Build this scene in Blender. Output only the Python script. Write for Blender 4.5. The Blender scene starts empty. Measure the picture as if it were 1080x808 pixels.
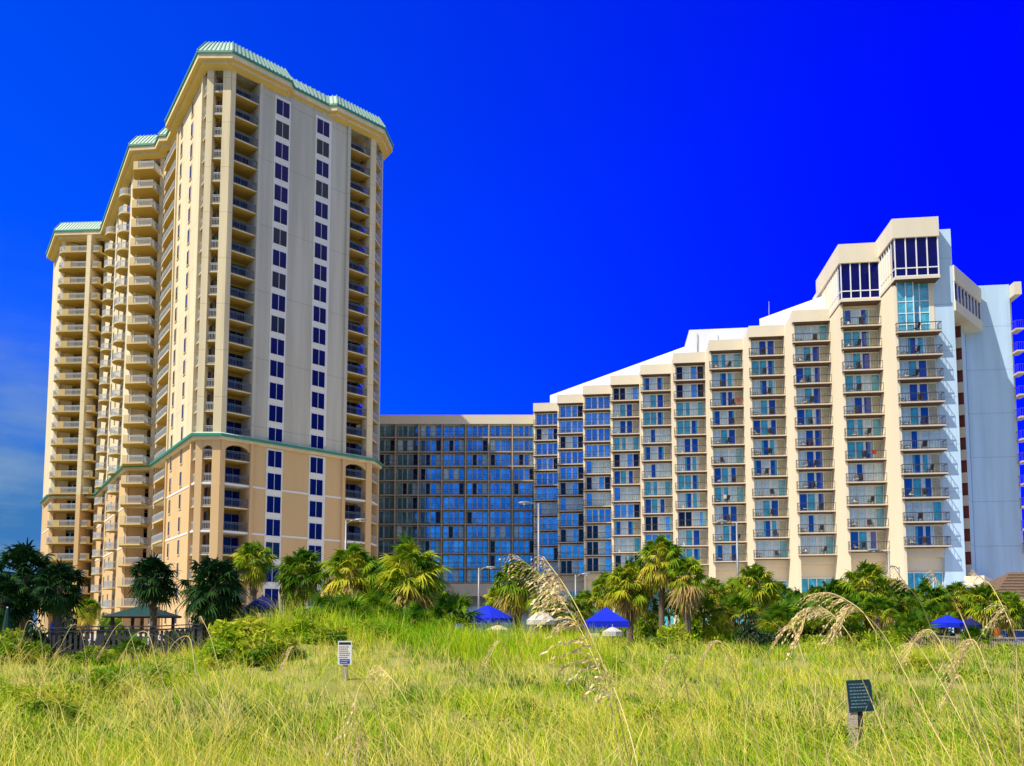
import bpy, math, random
import numpy as np
from mathutils import Vector, Matrix
random.seed(7); rng = np.random.default_rng(7)
S = bpy.context.scene
COL = S.collection
R = math.radians

# ------------------------------------------------------------------ camera maths
FPX, PITCH, PPY, CX, EYE = 840.0, R(4.5), 594.0, 540.0, 1.7
CP, SP = math.cos(PITCH), math.sin(PITCH)
def un(px, py, Y):
    """world point seen at photo pixel (px, py) at forward distance Y"""
    dx = (px-CX)/FPX; dy = -(py-PPY)/FPX
    wy = CP-SP*dy; wz = SP+CP*dy
    k = Y/wy
    return Vector((dx*k, Y, EYE+wz*k))
def proj(p):
    x, y, z = p[0], p[1], p[2]-EYE
    w = y*CP+z*SP; v = -y*SP+z*CP
    return CX+FPX*x/w, PPY-FPX*v/w

cam_d = bpy.data.cameras.new('camera'); cam = bpy.data.objects.new('camera', cam_d); COL.objects.link(cam)
cam.location = (0, 0, EYE); cam.rotation_euler = (R(90)+PITCH, 0, 0)
cam_d.sensor_width = 36; cam_d.lens = FPX/1080*36; cam_d.shift_y = (PPY-404)/1080
cam_d.clip_start = .05; cam_d.clip_end = 6000
S.camera = cam

# ------------------------------------------------------------------ tagging
def tag(o, label=None, cat=None, group=None, kind=None):
    if label: o['label'] = label
    if cat: o['category'] = cat
    if group: o['group'] = group
    if kind: o['kind'] = kind
    return o
def empty(name, loc, rz=0):
    o = bpy.data.objects.new(name, None); COL.objects.link(o)
    o.location = loc; o.rotation_euler = (0, 0, rz); o.empty_display_size = .3
    return o
def link(name, mesh, parent=None, loc=None, rz=0, scale=None):
    o = bpy.data.objects.new(name, mesh); COL.objects.link(o)
    if parent is not None: o.parent = parent
    if loc is not None: o.location = loc
    if rz: o.rotation_euler = (0, 0, rz)
    if scale is not None: o.scale = scale if hasattr(scale, '__len__') else (scale,)*3
    return o

# ------------------------------------------------------------------ mesh builder
class MB:
    def __init__(s): s.v = []; s.f = []; s.m = []; s.mats = []; s.sm = []
    def mi(s, mat):
        if mat not in s.mats: s.mats.append(mat)
        return s.mats.index(mat)
    def face(s, pts, mat, smooth=False):
        i = len(s.v); s.v += [tuple(p) for p in pts]; s.f.append(tuple(range(i, i+len(pts)))); s.m.append(s.mi(mat)); s.sm.append(smooth)
    def hexa(s, c, mat):
        """8 corners: bottom ring 0-3 ccw, top ring 4-7"""
        i = len(s.v); s.v += [tuple(p) for p in c]; k = s.mi(mat)
        for q in ((3,2,1,0),(4,5,6,7),(0,1,5,4),(1,2,6,5),(2,3,7,6),(3,0,4,7)):
            s.f.append(tuple(i+j for j in q)); s.m.append(k); s.sm.append(False)
    def box(s, x0, x1, y0, y1, z0, z1, mat):
        s.hexa([(x0,y0,z0),(x1,y0,z0),(x1,y1,z0),(x0,y1,z0),(x0,y0,z1),(x1,y0,z1),(x1,y1,z1),(x0,y1,z1)], mat)
    def prism(s, poly, z0, z1, mat, cap=True):
        n = len(poly); i = len(s.v); k = s.mi(mat)
        s.v += [(p[0],p[1],z0) for p in poly]+[(p[0],p[1],z1) for p in poly]
        for j in range(n):
            a, b = j, (j+1) % n
            s.f.append((i+a, i+b, i+n+b, i+n+a)); s.m.append(k); s.sm.append(False)
        if cap:
            s.f.append(tuple(i+n+j for j in range(n))); s.m.append(k); s.sm.append(False)
            s.f.append(tuple(i+j for j in reversed(range(n)))); s.m.append(k); s.sm.append(False)
    def ring(s, pa, za, pb, zb, mat):
        n = len(pa); i = len(s.v); k = s.mi(mat)
        s.v += [(p[0],p[1],za) for p in pa]+[(p[0],p[1],zb) for p in pb]
        for j in range(n):
            b = (j+1) % n
            s.f.append((i+j, i+b, i+n+b, i+n+j)); s.m.append(k); s.sm.append(False)
    def tube(s, pts, radii, mat, n=6, smooth=True, cap=True):
        pts = [Vector(p) for p in pts]; k = s.mi(mat); base = len(s.v)
        if not hasattr(radii, '__len__'): radii = [radii]*len(pts)
        prev = None
        for j, p in enumerate(pts):
            d = (pts[min(j+1, len(pts)-1)]-pts[max(j-1, 0)]).normalized()
            if prev is None:
                a = d.cross(Vector((0,0,1)) if abs(d.z) < .9 else Vector((1,0,0))).normalized()
            else:
                a = (prev-d*prev.dot(d)).normalized()
            prev = a; b = d.cross(a)
            for q in range(n):
                t = 2*math.pi*q/n
                s.v.append(tuple(p+(a*math.cos(t)+b*math.sin(t))*radii[j]))
        for j in range(len(pts)-1):
            for q in range(n):
                r = (q+1) % n
                s.f.append((base+j*n+q, base+j*n+r, base+(j+1)*n+r, base+(j+1)*n+q)); s.m.append(k); s.sm.append(smooth)
        if cap:
            s.f.append(tuple(base+q for q in reversed(range(n)))); s.m.append(k); s.sm.append(False)
            e = base+(len(pts)-1)*n
            s.f.append(tuple(e+q for q in range(n))); s.m.append(k); s.sm.append(False)
    def add_mesh(s, me, M):
        i = len(s.v)
        s.v += [tuple(M @ v.co) for v in me.vertices]
        for p in me.polygons:
            s.f.append(tuple(i+q for q in p.vertices)); s.m.append(s.mi(me.materials[p.material_index])); s.sm.append(p.use_smooth)
    def mesh(s, name, off=None):
        me = bpy.data.meshes.new(name)
        v = s.v if off is None else [(a-off[0], b-off[1], c-off[2]) for a, b, c in s.v]
        me.from_pydata(v, [], s.f)
        for m in s.mats: me.materials.append(m)
        me.polygons.foreach_set('material_index', s.m); me.polygons.foreach_set('use_smooth', s.sm)
        me.update(); return me
    def build(s, name, parent=None, off=None):
        return link(name, s.mesh(name, off), parent)

# ------------------------------------------------------------------ materials
def new_mat(name):
    m = bpy.data.materials.new(name); m.use_nodes = True
    nt = m.node_tree; nt.nodes.clear()
    return m, nt, nt.nodes, nt.links
def pmat(name, col, rough=.8, var=.12, scale=.6, spec=.3, metal=0, streak=0, bump=0, col2=None, fine=0, joint=0):
    m, nt, N, L = new_mat(name)
    out = N.new('ShaderNodeOutputMaterial'); b = N.new('ShaderNodeBsdfPrincipled'); L.new(b.outputs[0], out.inputs[0])
    b.inputs['Roughness'].default_value = rough; b.inputs['Metallic'].default_value = metal
    b.inputs['Specular IOR Level'].default_value = spec
    c = Vector(col); c2 = Vector(col2) if col2 else c*(1-2*var)
    if var or col2:
        tc = N.new('ShaderNodeTexCoord'); mp = N.new('ShaderNodeMapping'); L.new(tc.outputs['Object'], mp.inputs[0])
        if streak: mp.inputs['Scale'].default_value = (1, 1, streak)
        nz = N.new('ShaderNodeTexNoise'); nz.inputs['Scale'].default_value = scale; nz.inputs['Detail'].default_value = 6; nz.inputs['Roughness'].default_value = .65
        L.new(mp.outputs[0], nz.inputs['Vector'])
        rp = N.new('ShaderNodeValToRGB'); L.new(nz.outputs[0], rp.inputs[0])
        rp.color_ramp.elements[0].position = .3; rp.color_ramp.elements[1].position = .68
        rp.color_ramp.elements[0].color = (*c2, 1); rp.color_ramp.elements[1].color = (*c, 1)
        src = rp.outputs[0]
        if joint:      # expansion joints between storeys and a broad grime layer
            sp = N.new('ShaderNodeSeparateXYZ'); L.new(tc.outputs['Object'], sp.inputs[0])
            md = N.new('ShaderNodeMath'); md.operation = 'PINGPONG'; L.new(sp.outputs[2], md.inputs[0]); md.inputs[1].default_value = joint/2
            lt = N.new('ShaderNodeMath'); lt.operation = 'LESS_THAN'; L.new(md.outputs[0], lt.inputs[0]); lt.inputs[1].default_value = .05
            n3 = N.new('ShaderNodeTexNoise'); n3.inputs['Scale'].default_value = .9; n3.inputs['Detail'].default_value = 4
            m3 = N.new('ShaderNodeMapping'); m3.inputs['Scale'].default_value = (1, 1, .06); L.new(tc.outputs['Object'], m3.inputs[0]); L.new(m3.outputs[0], n3.inputs['Vector'])
            r3 = N.new('ShaderNodeMapRange'); L.new(n3.outputs[0], r3.inputs[0]); r3.inputs[1].default_value = .38; r3.inputs[2].default_value = .62; r3.inputs[3].default_value = .86; r3.inputs[4].default_value = 1
            m4 = N.new('ShaderNodeMath'); m4.operation = 'MULTIPLY_ADD'; L.new(lt.outputs[0], m4.inputs[0]); m4.inputs[1].default_value = -.22; L.new(r3.outputs[0], m4.inputs[2])
            mm = N.new('ShaderNodeVectorMath'); mm.operation = 'SCALE'; L.new(src, mm.inputs[0]); L.new(m4.outputs[0], mm.inputs['Scale']); src = mm.outputs[0]
        L.new(src, b.inputs['Base Color'])
        if bump:
            n2 = N.new('ShaderNodeTexNoise'); n2.inputs['Scale'].default_value = fine or scale*12; n2.inputs['Detail'].default_value = 5
            L.new(tc.outputs['Object'], n2.inputs['Vector'])
            bp = N.new('ShaderNodeBump'); bp.inputs['Strength'].default_value = bump; bp.inputs['Distance'].default_value = .05
            L.new(n2.outputs[0], bp.inputs['Height']); L.new(bp.outputs[0], b.inputs['Normal'])
    else:
        b.inputs['Base Color'].default_value = (*c, 1)
    return m
def glass(name, col, rough=.06, spec=.8, var=.25, scale=.35):
    m = pmat(name, col, rough, var, scale, spec)
    return m
def leafmat(name, ramp, rough=.55, trans=.35, spec=.35):
    """foliage coloured by the point attribute 'tint'"""
    m, nt, N, L = new_mat(name)
    out = N.new('ShaderNodeOutputMaterial'); b = N.new('ShaderNodeBsdfPrincipled'); t = N.new('ShaderNodeBsdfTranslucent'); mx = N.new('ShaderNodeMixShader')
    at = N.new('ShaderNodeAttribute'); at.attribute_name = 'tint'
    oi = N.new('ShaderNodeObjectInfo'); ma = N.new('ShaderNodeMath'); ma.operation = 'MULTIPLY_ADD'
    L.new(oi.outputs['Random'], ma.inputs[0]); ma.inputs[1].default_value = .16; ma.inputs[2].default_value = -.08
    ad = N.new('ShaderNodeMath'); ad.operation = 'ADD'; L.new(at.outputs['Fac'], ad.inputs[0]); L.new(ma.outputs[0], ad.inputs[1])
    rp = N.new('ShaderNodeValToRGB'); L.new(ad.outputs[0], rp.inputs[0])
    e = rp.color_ramp.elements
    e[0].position, e[0].color = ramp[0][0], (*ramp[0][1], 1); e[1].position, e[1].color = ramp[-1][0], (*ramp[-1][1], 1)
    for p, c in ramp[1:-1]:
        q = e.new(p); q.color = (*c, 1)
    L.new(rp.outputs[0], b.inputs['Base Color']); L.new(rp.outputs[0], t.inputs['Color'])
    b.inputs['Roughness'].default_value = rough; b.inputs['Specular IOR Level'].default_value = spec
    mx.inputs[0].default_value = trans
    L.new(b.outputs[0], mx.inputs[1]); L.new(t.outputs[0], mx.inputs[2]); L.new(mx.outputs[0], out.inputs[0])
    return m

M = {}
M['cream'] = pmat('cream_stucco', (.80,.67,.42), .85, .06, .25, .2, streak=.15, bump=.15, fine=6, joint=6)
M['gold_cream'] = pmat('golden_cream_stucco', (.68,.53,.28), .85, .06, .5, .2)  # cream deepened: balcony shade put into the colour
M['olive_cream'] = pmat('ochre_stucco', (.56,.42,.18), .85, .06, .5, .2)  # cream darkened: overhang shade put into the balcony colour
M['gold'] = pmat('gold_stucco', (.50,.33,.07), .85, .08, .25, .2, streak=.15)  # shade of recesses and slab undersides put into the colour
M['gold_dark'] = pmat('brown_stucco', (.38,.23,.08), .85, .08, .25, .2, streak=.15)  # podium tan darkened, recess shade put into the colour
M['grey_stucco'] = pmat('pale_stucco', (.60,.565,.45), .85, .06, .22, .2, streak=.12, bump=.12, fine=6, joint=9)  # greyer cream: shade of the right facade put into the colour
M['white_stucco'] = pmat('white_stucco', (.78,.77,.70), .8, .04, .3, .2, streak=.2)
M['tan'] = pmat('tan_stucco', (.68,.46,.22), .85, .06, .25, .2, streak=.2, bump=.15, fine=6)
M['soffit'] = pmat('soffit_stucco', (.66,.47,.13), .8, .06, .3, .2)
M['green_roof'] = pmat('green_metal', (.03,.26,.17), .45, .1, .8, .5)
M['dark_green'] = pmat('dark_green_roofing', (.007,.05,.03), .6, .1, 1, .3)  # gazebo roof green darkened, shade put into the colour
M['seam'] = pmat('roof_seam', (.22,.44,.32), .5, .1, 1, .4)
M['pale_green'] = pmat('weathered_green_metal', (.50,.62,.46), .5, .12, 1.2, .5)
M['rail_grey'] = pmat('grey_rail', (.50,.53,.54), .5, 0, 1, .4)
M['rail_blue'] = pmat('blue_grey_rail', (.09,.13,.20), .5, 0, 1, .4)  # dark copy of the grey rail, right facade shade put into it
M['rail_dark'] = pmat('dark_rail', (.05,.045,.05), .5, 0, 1, .4)
M['navy_glass'] = glass('navy_glass', (.003,.005,.13), .05, .15)
M['dark_glass'] = glass('dark_glass', (.008,.014,.055), .05, .3)
M['deep_glass'] = glass('deep_blue_glass', (.006,.07,.52), .05, .9, .3, .4)
M['teal_glass'] = glass('teal_curtain_glass', (.09,.54,.74), .07, .9, .3, 1.4)
M['sheer_glass'] = glass('sheer_curtain_glass', (.66,.88,.92), .12, .7, .2, 2.5)
M['tan_glass'] = glass('tan_curtain_glass', (.56,.52,.34), .15, .35, .25, 2.5)
M['mirror_glass'] = pmat('mirror_glass', (.24,.62,.80), .05, .3, .5, .5, metal=.62)
M['mirror_dim'] = pmat('dim_mirror_glass', (.12,.40,.58), .05, .22, .6, .5, metal=.7)
M['frame_white'] = pmat('white_frame', (.80,.80,.78), .5, .03, 1, .4)
M['hotel'] = pmat('hotel_stucco', (.84,.73,.52), .85, .05, .3, .2, streak=.15, bump=.1, fine=7)
M['hotel_band'] = pmat('hotel_parapet', (.74,.66,.50), .85, .05, .3, .2, streak=.15)
M['hotel_white'] = pmat('hotel_white_stucco', (.56,.75,.92), .8, .06, .35, .25, streak=.12, bump=.15, fine=5, joint=5.5)  # white wall with its blue shade put into the colour
M['roof_white'] = pmat('roof_white_stucco', (.82,.84,.86), .8, .06, .35, .2, streak=.12)  # brighter copy of the hotel white, sunlight put into the tone
M['hotel_brown'] = pmat('hotel_brown_frame', (.44,.37,.28), .85, .08, .4, .2)
M['slab'] = pmat('slab_concrete', (.62,.52,.40), .85, .08, .8, .2)
M['soffit_dark'] = pmat('dark_soffit', (.13,.08,.06), .85, .1, .8, .2)  # underside shadow put into the brown of the soffit
M['red_dark'] = pmat('dark_red_recess', (.20,.05,.035), .8, .1, .5, .2)
M['metal'] = pmat('galvanised_metal', (.30,.30,.29), .45, .06, 2, .5, metal=.3)
M['lens'] = pmat('lamp_lens', (.70,.72,.68), .3, .03, 3, .5)
M['wood'] = pmat('weathered_wood', (.075,.075,.085), .85, .16, 2.5, .2, streak=.1, bump=.4, fine=30)  # fence wood darkened; the shade on it is put into the colour
M['wood_pale'] = pmat('bleached_wood', (.52,.43,.31), .85, .16, 4, .2, streak=.08, bump=.4, fine=40)
M['wood_dark'] = pmat('dark_wood', (.05,.045,.05), .85, .16, 2.5, .2, streak=.1)
M['canvas_blue'] = pmat('blue_canvas', (.008,.025,.55), .75, .08, 1.5, .2)
M['canvas_navy'] = pmat('navy_canvas', (.012,.016,.10), .8, .1, 1.5, .2)
M['canvas_white'] = pmat('white_canvas', (.52,.50,.45), .8, .05, 1.5, .2)
M['canvas_tan'] = pmat('tan_canvas', (.70,.56,.30), .8, .08, 1.5, .2)
M['shingle'] = pmat('brown_shingle', (.20,.13,.085), .9, .2, 5, .15, bump=.5, fine=12)
M['orange'] = pmat('orange_paint', (.62,.16,.03), .7, .12, 3, .3)
M['blue_paint'] = pmat('blue_paint', (.03,.10,.42), .6, .1, 2, .3)
M['red_cloth'] = pmat('red_cloth', (.36,.02,.03), .8, .08, 6, .2)
M['sign_white'] = pmat('sign_white', (.80,.78,.72), .5, .05, 8, .4)
M['sign_blue'] = pmat('sign_blue', (.015,.03,.40), .5, .05, 8, .4)
M['sign_ink'] = pmat('sign_ink', (.30,.17,.12), .6, .05, 8, .3)
M['sign_teal'] = pmat('sign_dark_teal', (.008,.035,.05), .35, .2, 8, .5)
M['sign_line'] = pmat('sign_pale_line', (.12,.20,.26), .5, .1, 10, .4)
M['bark'] = pmat('palm_bark', (.22,.165,.11), .95, .22, 9, .1, streak=.5, bump=.8, fine=22)
M['boot'] = pmat('palm_boot', (.34,.25,.14), .95, .2, 9, .1)
M['stem_dry'] = pmat('dry_stem', (.68,.53,.20), .7, .1, 10, .2)
M['deck'] = pmat('pool_deck_concrete', (.52,.47,.39), .9, .1, .3, .2)
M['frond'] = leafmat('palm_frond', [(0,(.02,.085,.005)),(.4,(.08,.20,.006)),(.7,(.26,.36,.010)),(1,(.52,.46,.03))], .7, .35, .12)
M['frond_sun'] = leafmat('sunlit_palm_frond', [(0,(.04,.13,.006)),(.3,(.20,.33,.010)),(.62,(.50,.50,.02)),(1,(.74,.54,.09))], .7, .35, .12)  # brighter copy of the frond, sunlight put into the leaf colour
M['frond_dark'] = leafmat('dark_palm_frond', [(0,(.006,.028,.006)),(.5,(.015,.06,.009)),(1,(.05,.13,.015))], .7, .2, .12)  # dark copy of the frond, shade at left put into the colour
M['dead'] = leafmat('dead_frond', [(0,(.22,.13,.05)),(.5,(.48,.33,.12)),(1,(.70,.53,.22))], .8, .25, .1)
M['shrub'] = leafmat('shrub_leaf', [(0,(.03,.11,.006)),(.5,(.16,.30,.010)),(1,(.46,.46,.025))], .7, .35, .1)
M['shrub_sun'] = leafmat('sunny_shrub_leaf', [(0,(.10,.26,.006)),(.5,(.36,.48,.012)),(1,(.66,.60,.05))], .7, .4, .1)  # yellow green leaf; on the hedge, sunlight put into the colour
M['shrub_dark'] = leafmat('dark_shrub_leaf', [(0,(.006,.028,.007)),(.5,(.014,.05,.008)),(1,(.05,.10,.012))], .6, .25)  # dark copy of the shrub leaf that carries shade in its colour
M['grass'] = leafmat('dune_grass', [(0,(.02,.13,.003)),(.22,(.20,.46,.005)),(.5,(.64,.70,.020)),(.75,(.86,.71,.11)),(1,(.95,.80,.36))], .8, .3, .05)
M['oat'] = leafmat('oat_seed', [(0,(.60,.42,.15)),(.5,(.84,.66,.30)),(1,(.95,.82,.54))], .8, .35, .05)

# dune sand
M['sand'] = pmat('dune_ground', (.40,.34,.10), .95, .15, .9, .1, bump=.6, col2=(.16,.19,.03), fine=14)
M['lawn'] = pmat('far_ground', (.16,.17,.06), .95, .15, .05, .1, col2=(.30,.27,.17))

# ------------------------------------------------------------------ world and sun
SUN_EL = R(53); SH = Vector((-.86, -.51)).normalized()
w = bpy.data.worlds.new('World'); S.world = w; w.use_nodes = True
N = w.node_tree.nodes; L = w.node_tree.links; N.clear()
wo = N.new('ShaderNodeOutputWorld'); bg = N.new('ShaderNodeBackground'); L.new(bg.outputs[0], wo.inputs[0])
sky = N.new('ShaderNodeTexSky'); sky.sky_type = 'NISHITA'; sky.sun_disc = False
sky.sun_elevation = SUN_EL; sky.sun_rotation = math.atan2(SH.x, SH.y) % (2*math.pi)
sky.air_density = 1.0; sky.dust_density = .4; sky.ozone_density = 3.0
tint = N.new('ShaderNodeMix'); tint.data_type = 'RGBA'; tint.blend_type = 'MULTIPLY'; tint.inputs[0].default_value = 1
hs = N.new('ShaderNodeHueSaturation'); hs.inputs['Saturation'].default_value = 1.35
L.new(sky.outputs[0], hs.inputs['Color']); L.new(hs.outputs[0], tint.inputs[6])
tc = N.new('ShaderNodeTexCoord'); sx = N.new('ShaderNodeSeparateXYZ'); L.new(tc.outputs['Generated'], sx.inputs[0])
def mrange(src, a, b, c=0, d=1):
    n = N.new('ShaderNodeMapRange'); n.interpolation_type = 'SMOOTHSTEP'
    L.new(src, n.inputs[0]); n.inputs[1].default_value = a; n.inputs[2].default_value = b; n.inputs[3].default_value = c; n.inputs[4].default_value = d
    return n.outputs[0]
def wmath(op, a, b):
    n = N.new('ShaderNodeMath'); n.operation = op
    for i, v in enumerate((a, b)):
        if isinstance(v, (int, float)): n.inputs[i].default_value = v
        else: L.new(v, n.inputs[i])
    return n.outputs[0]
# deeper violet-blue to the right, lighter azure to the left
rampx = N.new('ShaderNodeMix'); rampx.data_type = 'RGBA'
L.new(mrange(sx.outputs[0], -.55, .5), rampx.inputs[0])
rampx.inputs[6].default_value = (.0, .46, 2.15, 1); rampx.inputs[7].default_value = (.0, .03, 2.9, 1)
rampy = N.new('ShaderNodeMix'); rampy.data_type = 'RGBA'       # unseen sky overhead and behind the camera, set azure to tint the shade
L.new(mrange(sx.outputs[1], .5, .05), rampy.inputs[0]); L.new(rampx.outputs[2], rampy.inputs[6]); rampy.inputs[7].default_value = (.12, .72, 1.7, 1)
L.new(rampy.outputs[2], tint.inputs[7])
# unseen clouds added behind the camera as fill; thin cloud low left
nz = N.new('ShaderNodeTexNoise'); nz.inputs['Scale'].default_value = 2.2; nz.inputs['Detail'].default_value = 8; nz.inputs['Roughness'].default_value = .6
L.new(tc.outputs['Generated'], nz.inputs['Vector'])
behind = wmath('MULTIPLY', mrange(sx.outputs[1], .15, -.3), mrange(sx.outputs[2], .22, .5))
cl = wmath('MULTIPLY', behind, mrange(nz.outputs[0], .36, .56))
mp = N.new('ShaderNodeMapping'); mp.inputs['Scale'].default_value = (1, 1, 4); L.new(tc.outputs['Generated'], mp.inputs[0])
nz2 = N.new('ShaderNodeTexNoise'); nz2.inputs['Scale'].default_value = 3.5; nz2.inputs['Detail'].default_value = 9; nz2.inputs['Roughness'].default_value = .62
L.new(mp.outputs[0], nz2.inputs['Vector'])
lowm = wmath('MULTIPLY', mrange(sx.outputs[0], -.36, -.52), mrange(sx.outputs[2], .42, .10))
low = wmath('MULTIPLY', lowm, mrange(nz2.outputs[0], .36, .70, .0, .75))
mixc = N.new('ShaderNodeMix'); mixc.data_type = 'RGBA'; L.new(cl, mixc.inputs[0]); L.new(tint.outputs[2], mixc.inputs[6]); mixc.inputs[7].default_value = (6.6, 6.3, 5.4, 1)
mixh = N.new('ShaderNodeMix'); mixh.data_type = 'RGBA'; L.new(wmath('MULTIPLY', lowm, .95), mixh.inputs[0]); L.new(mixc.outputs[2], mixh.inputs[6]); mixh.inputs[7].default_value = (.40, 1.6, 3.6, 1)
mixl = N.new('ShaderNodeMix'); mixl.data_type = 'RGBA'; L.new(low, mixl.inputs[0]); L.new(mixh.outputs[2], mixl.inputs[6]); mixl.inputs[7].default_value = (2.0, 3.2, 4.5, 1)
L.new(mixl.outputs[2], bg.inputs[0]); bg.inputs[1].default_value = .1
sd = bpy.data.lights.new('sun', 'SUN'); sd.energy = 5.0; sd.angle = R(.5); sd.color = (1, .94, .82)
so = bpy.data.objects.new('sun', sd); COL.objects.link(so)
ce = math.cos(SUN_EL)
so.rotation_euler = Vector((-SH.x*ce, -SH.y*ce, -math.sin(SUN_EL))).to_track_quat('-Z', 'Y').to_euler()
so.location = (-60, -40, 90)
S.view_settings.view_transform = 'Standard'; S.view_settings.look = 'None'; S.view_settings.exposure = .27; S.view_settings.gamma = 1

# ------------------------------------------------------------------ terrain
def smooth(a, b, x):
    t = np.clip((x-a)/(b-a), 0, 1); return t*t*(3-2*t)
def hz(x, y):
    x = np.asarray(x, float); y = np.asarray(y, float)
    z = .02+.06*np.sin(x*.7+1)*np.sin(y*.55)+.05*np.sin(x*1.7+y*1.1)
    crest = .40+.28*smooth(-11, -1, x)
    z = z+crest*smooth(12, 27, y)*(1-smooth(30, 44, y)*.75)
    z = z+1.05*np.exp(-(((x+5.8)/3.3)**2+((y-24)/4.0)**2))
    z = z+.25*np.exp(-(((x+1)/3.5)**2+((y-27)/3.0)**2))
    z = z*(1-smooth(60, 75, y))+.35*smooth(60, 75, y)
    return z
def hzf(x, y): return float(hz(x, y))
xs = np.unique(np.concatenate([np.linspace(-3000,-80,8), np.linspace(-80,-26,28), np.linspace(-26,26,131), np.linspace(26,80,28), np.linspace(80,3000,8)]))
ys = np.unique(np.concatenate([np.linspace(-3000,-20,8), np.linspace(-20,2,12), np.linspace(2,46,111), np.linspace(46,90,23), np.linspace(90,200,10), np.linspace(200,4500,8)]))
X, Y = np.meshgrid(xs, ys); Z = hz(X, Y)
nx, ny = len(xs), len(ys)
me = bpy.data.meshes.new('ground')
idx = np.arange(nx*ny).reshape(ny, nx)
fc = np.stack([idx[:-1,:-1], idx[:-1,1:], idx[1:,1:], idx[1:,:-1]], -1).reshape(-1, 4)
me.from_pydata(np.stack([X, Y, Z], -1).reshape(-1, 3).tolist(), [], fc.tolist())
me.materials.append(M['sand']); me.materials.append(M['lawn'])
cyv = (Y[:-1,:-1].reshape(-1) > 44) | (Y[:-1,:-1].reshape(-1) < -2)
me.polygons.foreach_set('material_index', cyv.astype(int)); me.polygons.foreach_set('use_smooth', [True]*len(fc))
tag(link('ground', me), 'dune ground rising from the beach to the resort grounds', kind='structure')
mb = MB(); mb.box(-60, 75, 62, 150, -.3, .55, M['deck'])
tag(mb.build('pool_deck'), 'concrete pool deck around the hotel foot', kind='structure')

# ------------------------------------------------------------------ facade frames
class Fr:
    """a facade: o = left end on plan, u = unit vector to the right seen from outside, n = outward"""
    def __init__(s, o, u):
        s.o = Vector((o[0], o[1])); s.u = Vector((u[0], u[1])).normalized(); s.n = Vector((s.u.y, -s.u.x)); s.rz = math.atan2(s.u.y, s.u.x)
    def p(s, u, v, z=0): q = s.o+s.u*u+s.n*v; return Vector((q.x, q.y, z))
    def p2(s, u, v=0): q = s.o+s.u*u+s.n*v; return (q.x, q.y)
    def box(s, mb, u0, u1, v0, v1, z0, z1, mat):
        c = [s.p(u0,v1,z0), s.p(u1,v1,z0), s.p(u1,v0,z0), s.p(u0,v0,z0)]
        mb.hexa(c+[Vector((q.x,q.y,z1)) for q in c], mat)
    def at(s, px, z=45, lo=-80, hi=80, v=0):
        """u of the photo column px on this facade at height z"""
        f = lambda u: proj(s.p(u, v, z))[0]-px
        while s.p(lo, v).y < 20: lo += 1
        a, b = lo, hi
        for _ in range(60):
            m = (a+b)/2
            if (f(m) > 0) == (f(b) > 0): b = m
            else: a = m
        return (a+b)/2
def offset(poly, d):
    """offset a ccw polygon outwards by d"""
    n = len(poly); out = []
    for i in range(n):
        p0, p1, p2 = Vector(poly[i-1]), Vector(poly[i]), Vector(poly[(i+1) % n])
        a = (p1-p0).normalized(); b = (p2-p1).normalized()
        na = Vector((a.y, -a.x)); nb = Vector((b.y, -b.x))
        k = 1+na.dot(nb)
        q = p1+(na+nb)*(d/max(k, .35)); out.append((q.x, q.y))
    return out

class Repeats:
    """repeated parts of one thing: the 100 nearest are objects, the others one stuff part"""
    def __init__(s, thing, name): s.t, s.name, s.l = thing, name, []
    def add(s, proto, loc, rz): s.l.append((proto, Vector(loc), rz))
    def finish(s, cap=100, inview=True):
        base = s.t.location
        s.l.sort(key=lambda e: e[1].y)
        for proto, loc, rz in s.l[:cap]:
            me, subs = proto
            o = link(s.name, me, s.t, loc-base, rz)
            for nm, sm in subs: link(nm, sm, o)
        if s.l[cap:]:
            mb = MB()
            for proto, loc, rz in s.l[cap:]:
                T = Matrix.Translation(loc-base) @ Matrix.Rotation(rz, 4, 'Z')
                mb.add_mesh(proto[0], T)
                for nm, sm in proto[1]: mb.add_mesh(sm, T)
            o = mb.build(s.name, s.t); o['kind'] = 'stuff'

def rail(mb, pts, h, mat, z0=0, step=.16, bw=.035, mid=False):
    """guard rail along a polyline of local (x, y)"""
    for (x0, y0), (x1, y1) in zip(pts[:-1], pts[1:]):
        ln = math.hypot(x1-x0, y1-y0); ux, uy = (x1-x0)/ln, (y1-y0)/ln; ox, oy = -uy*.03, ux*.03
        def bar(a, b, za, zb, hw):
            ax, ay, bx, by = x0+ux*a, y0+uy*a, x0+ux*b, y0+uy*b; wx, wy = -uy*hw, ux*hw
            c = [(ax-wx, ay-wy), (bx-wx, by-wy), (bx+wx, by+wy), (ax+wx, ay+wy)]
            mb.hexa([(p[0], p[1], za) for p in c]+[(p[0], p[1], zb) for p in c], mat)
        bar(0, ln, z0+h-.07, z0+h, .035); bar(0, ln, z0+.08, z0+.13, .02)
        if mid: bar(0, ln, z0+h*.78, z0+h*.82, .02)
        k = max(1, round(ln/step))
        for i in range(k+1):
            a = ln*i/k; r = bw*1.3 if i in (0, k) else bw/2
            bar(max(0, a-r), min(ln, a+r), z0+.1, z0+h-.05, bw/2)

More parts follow.
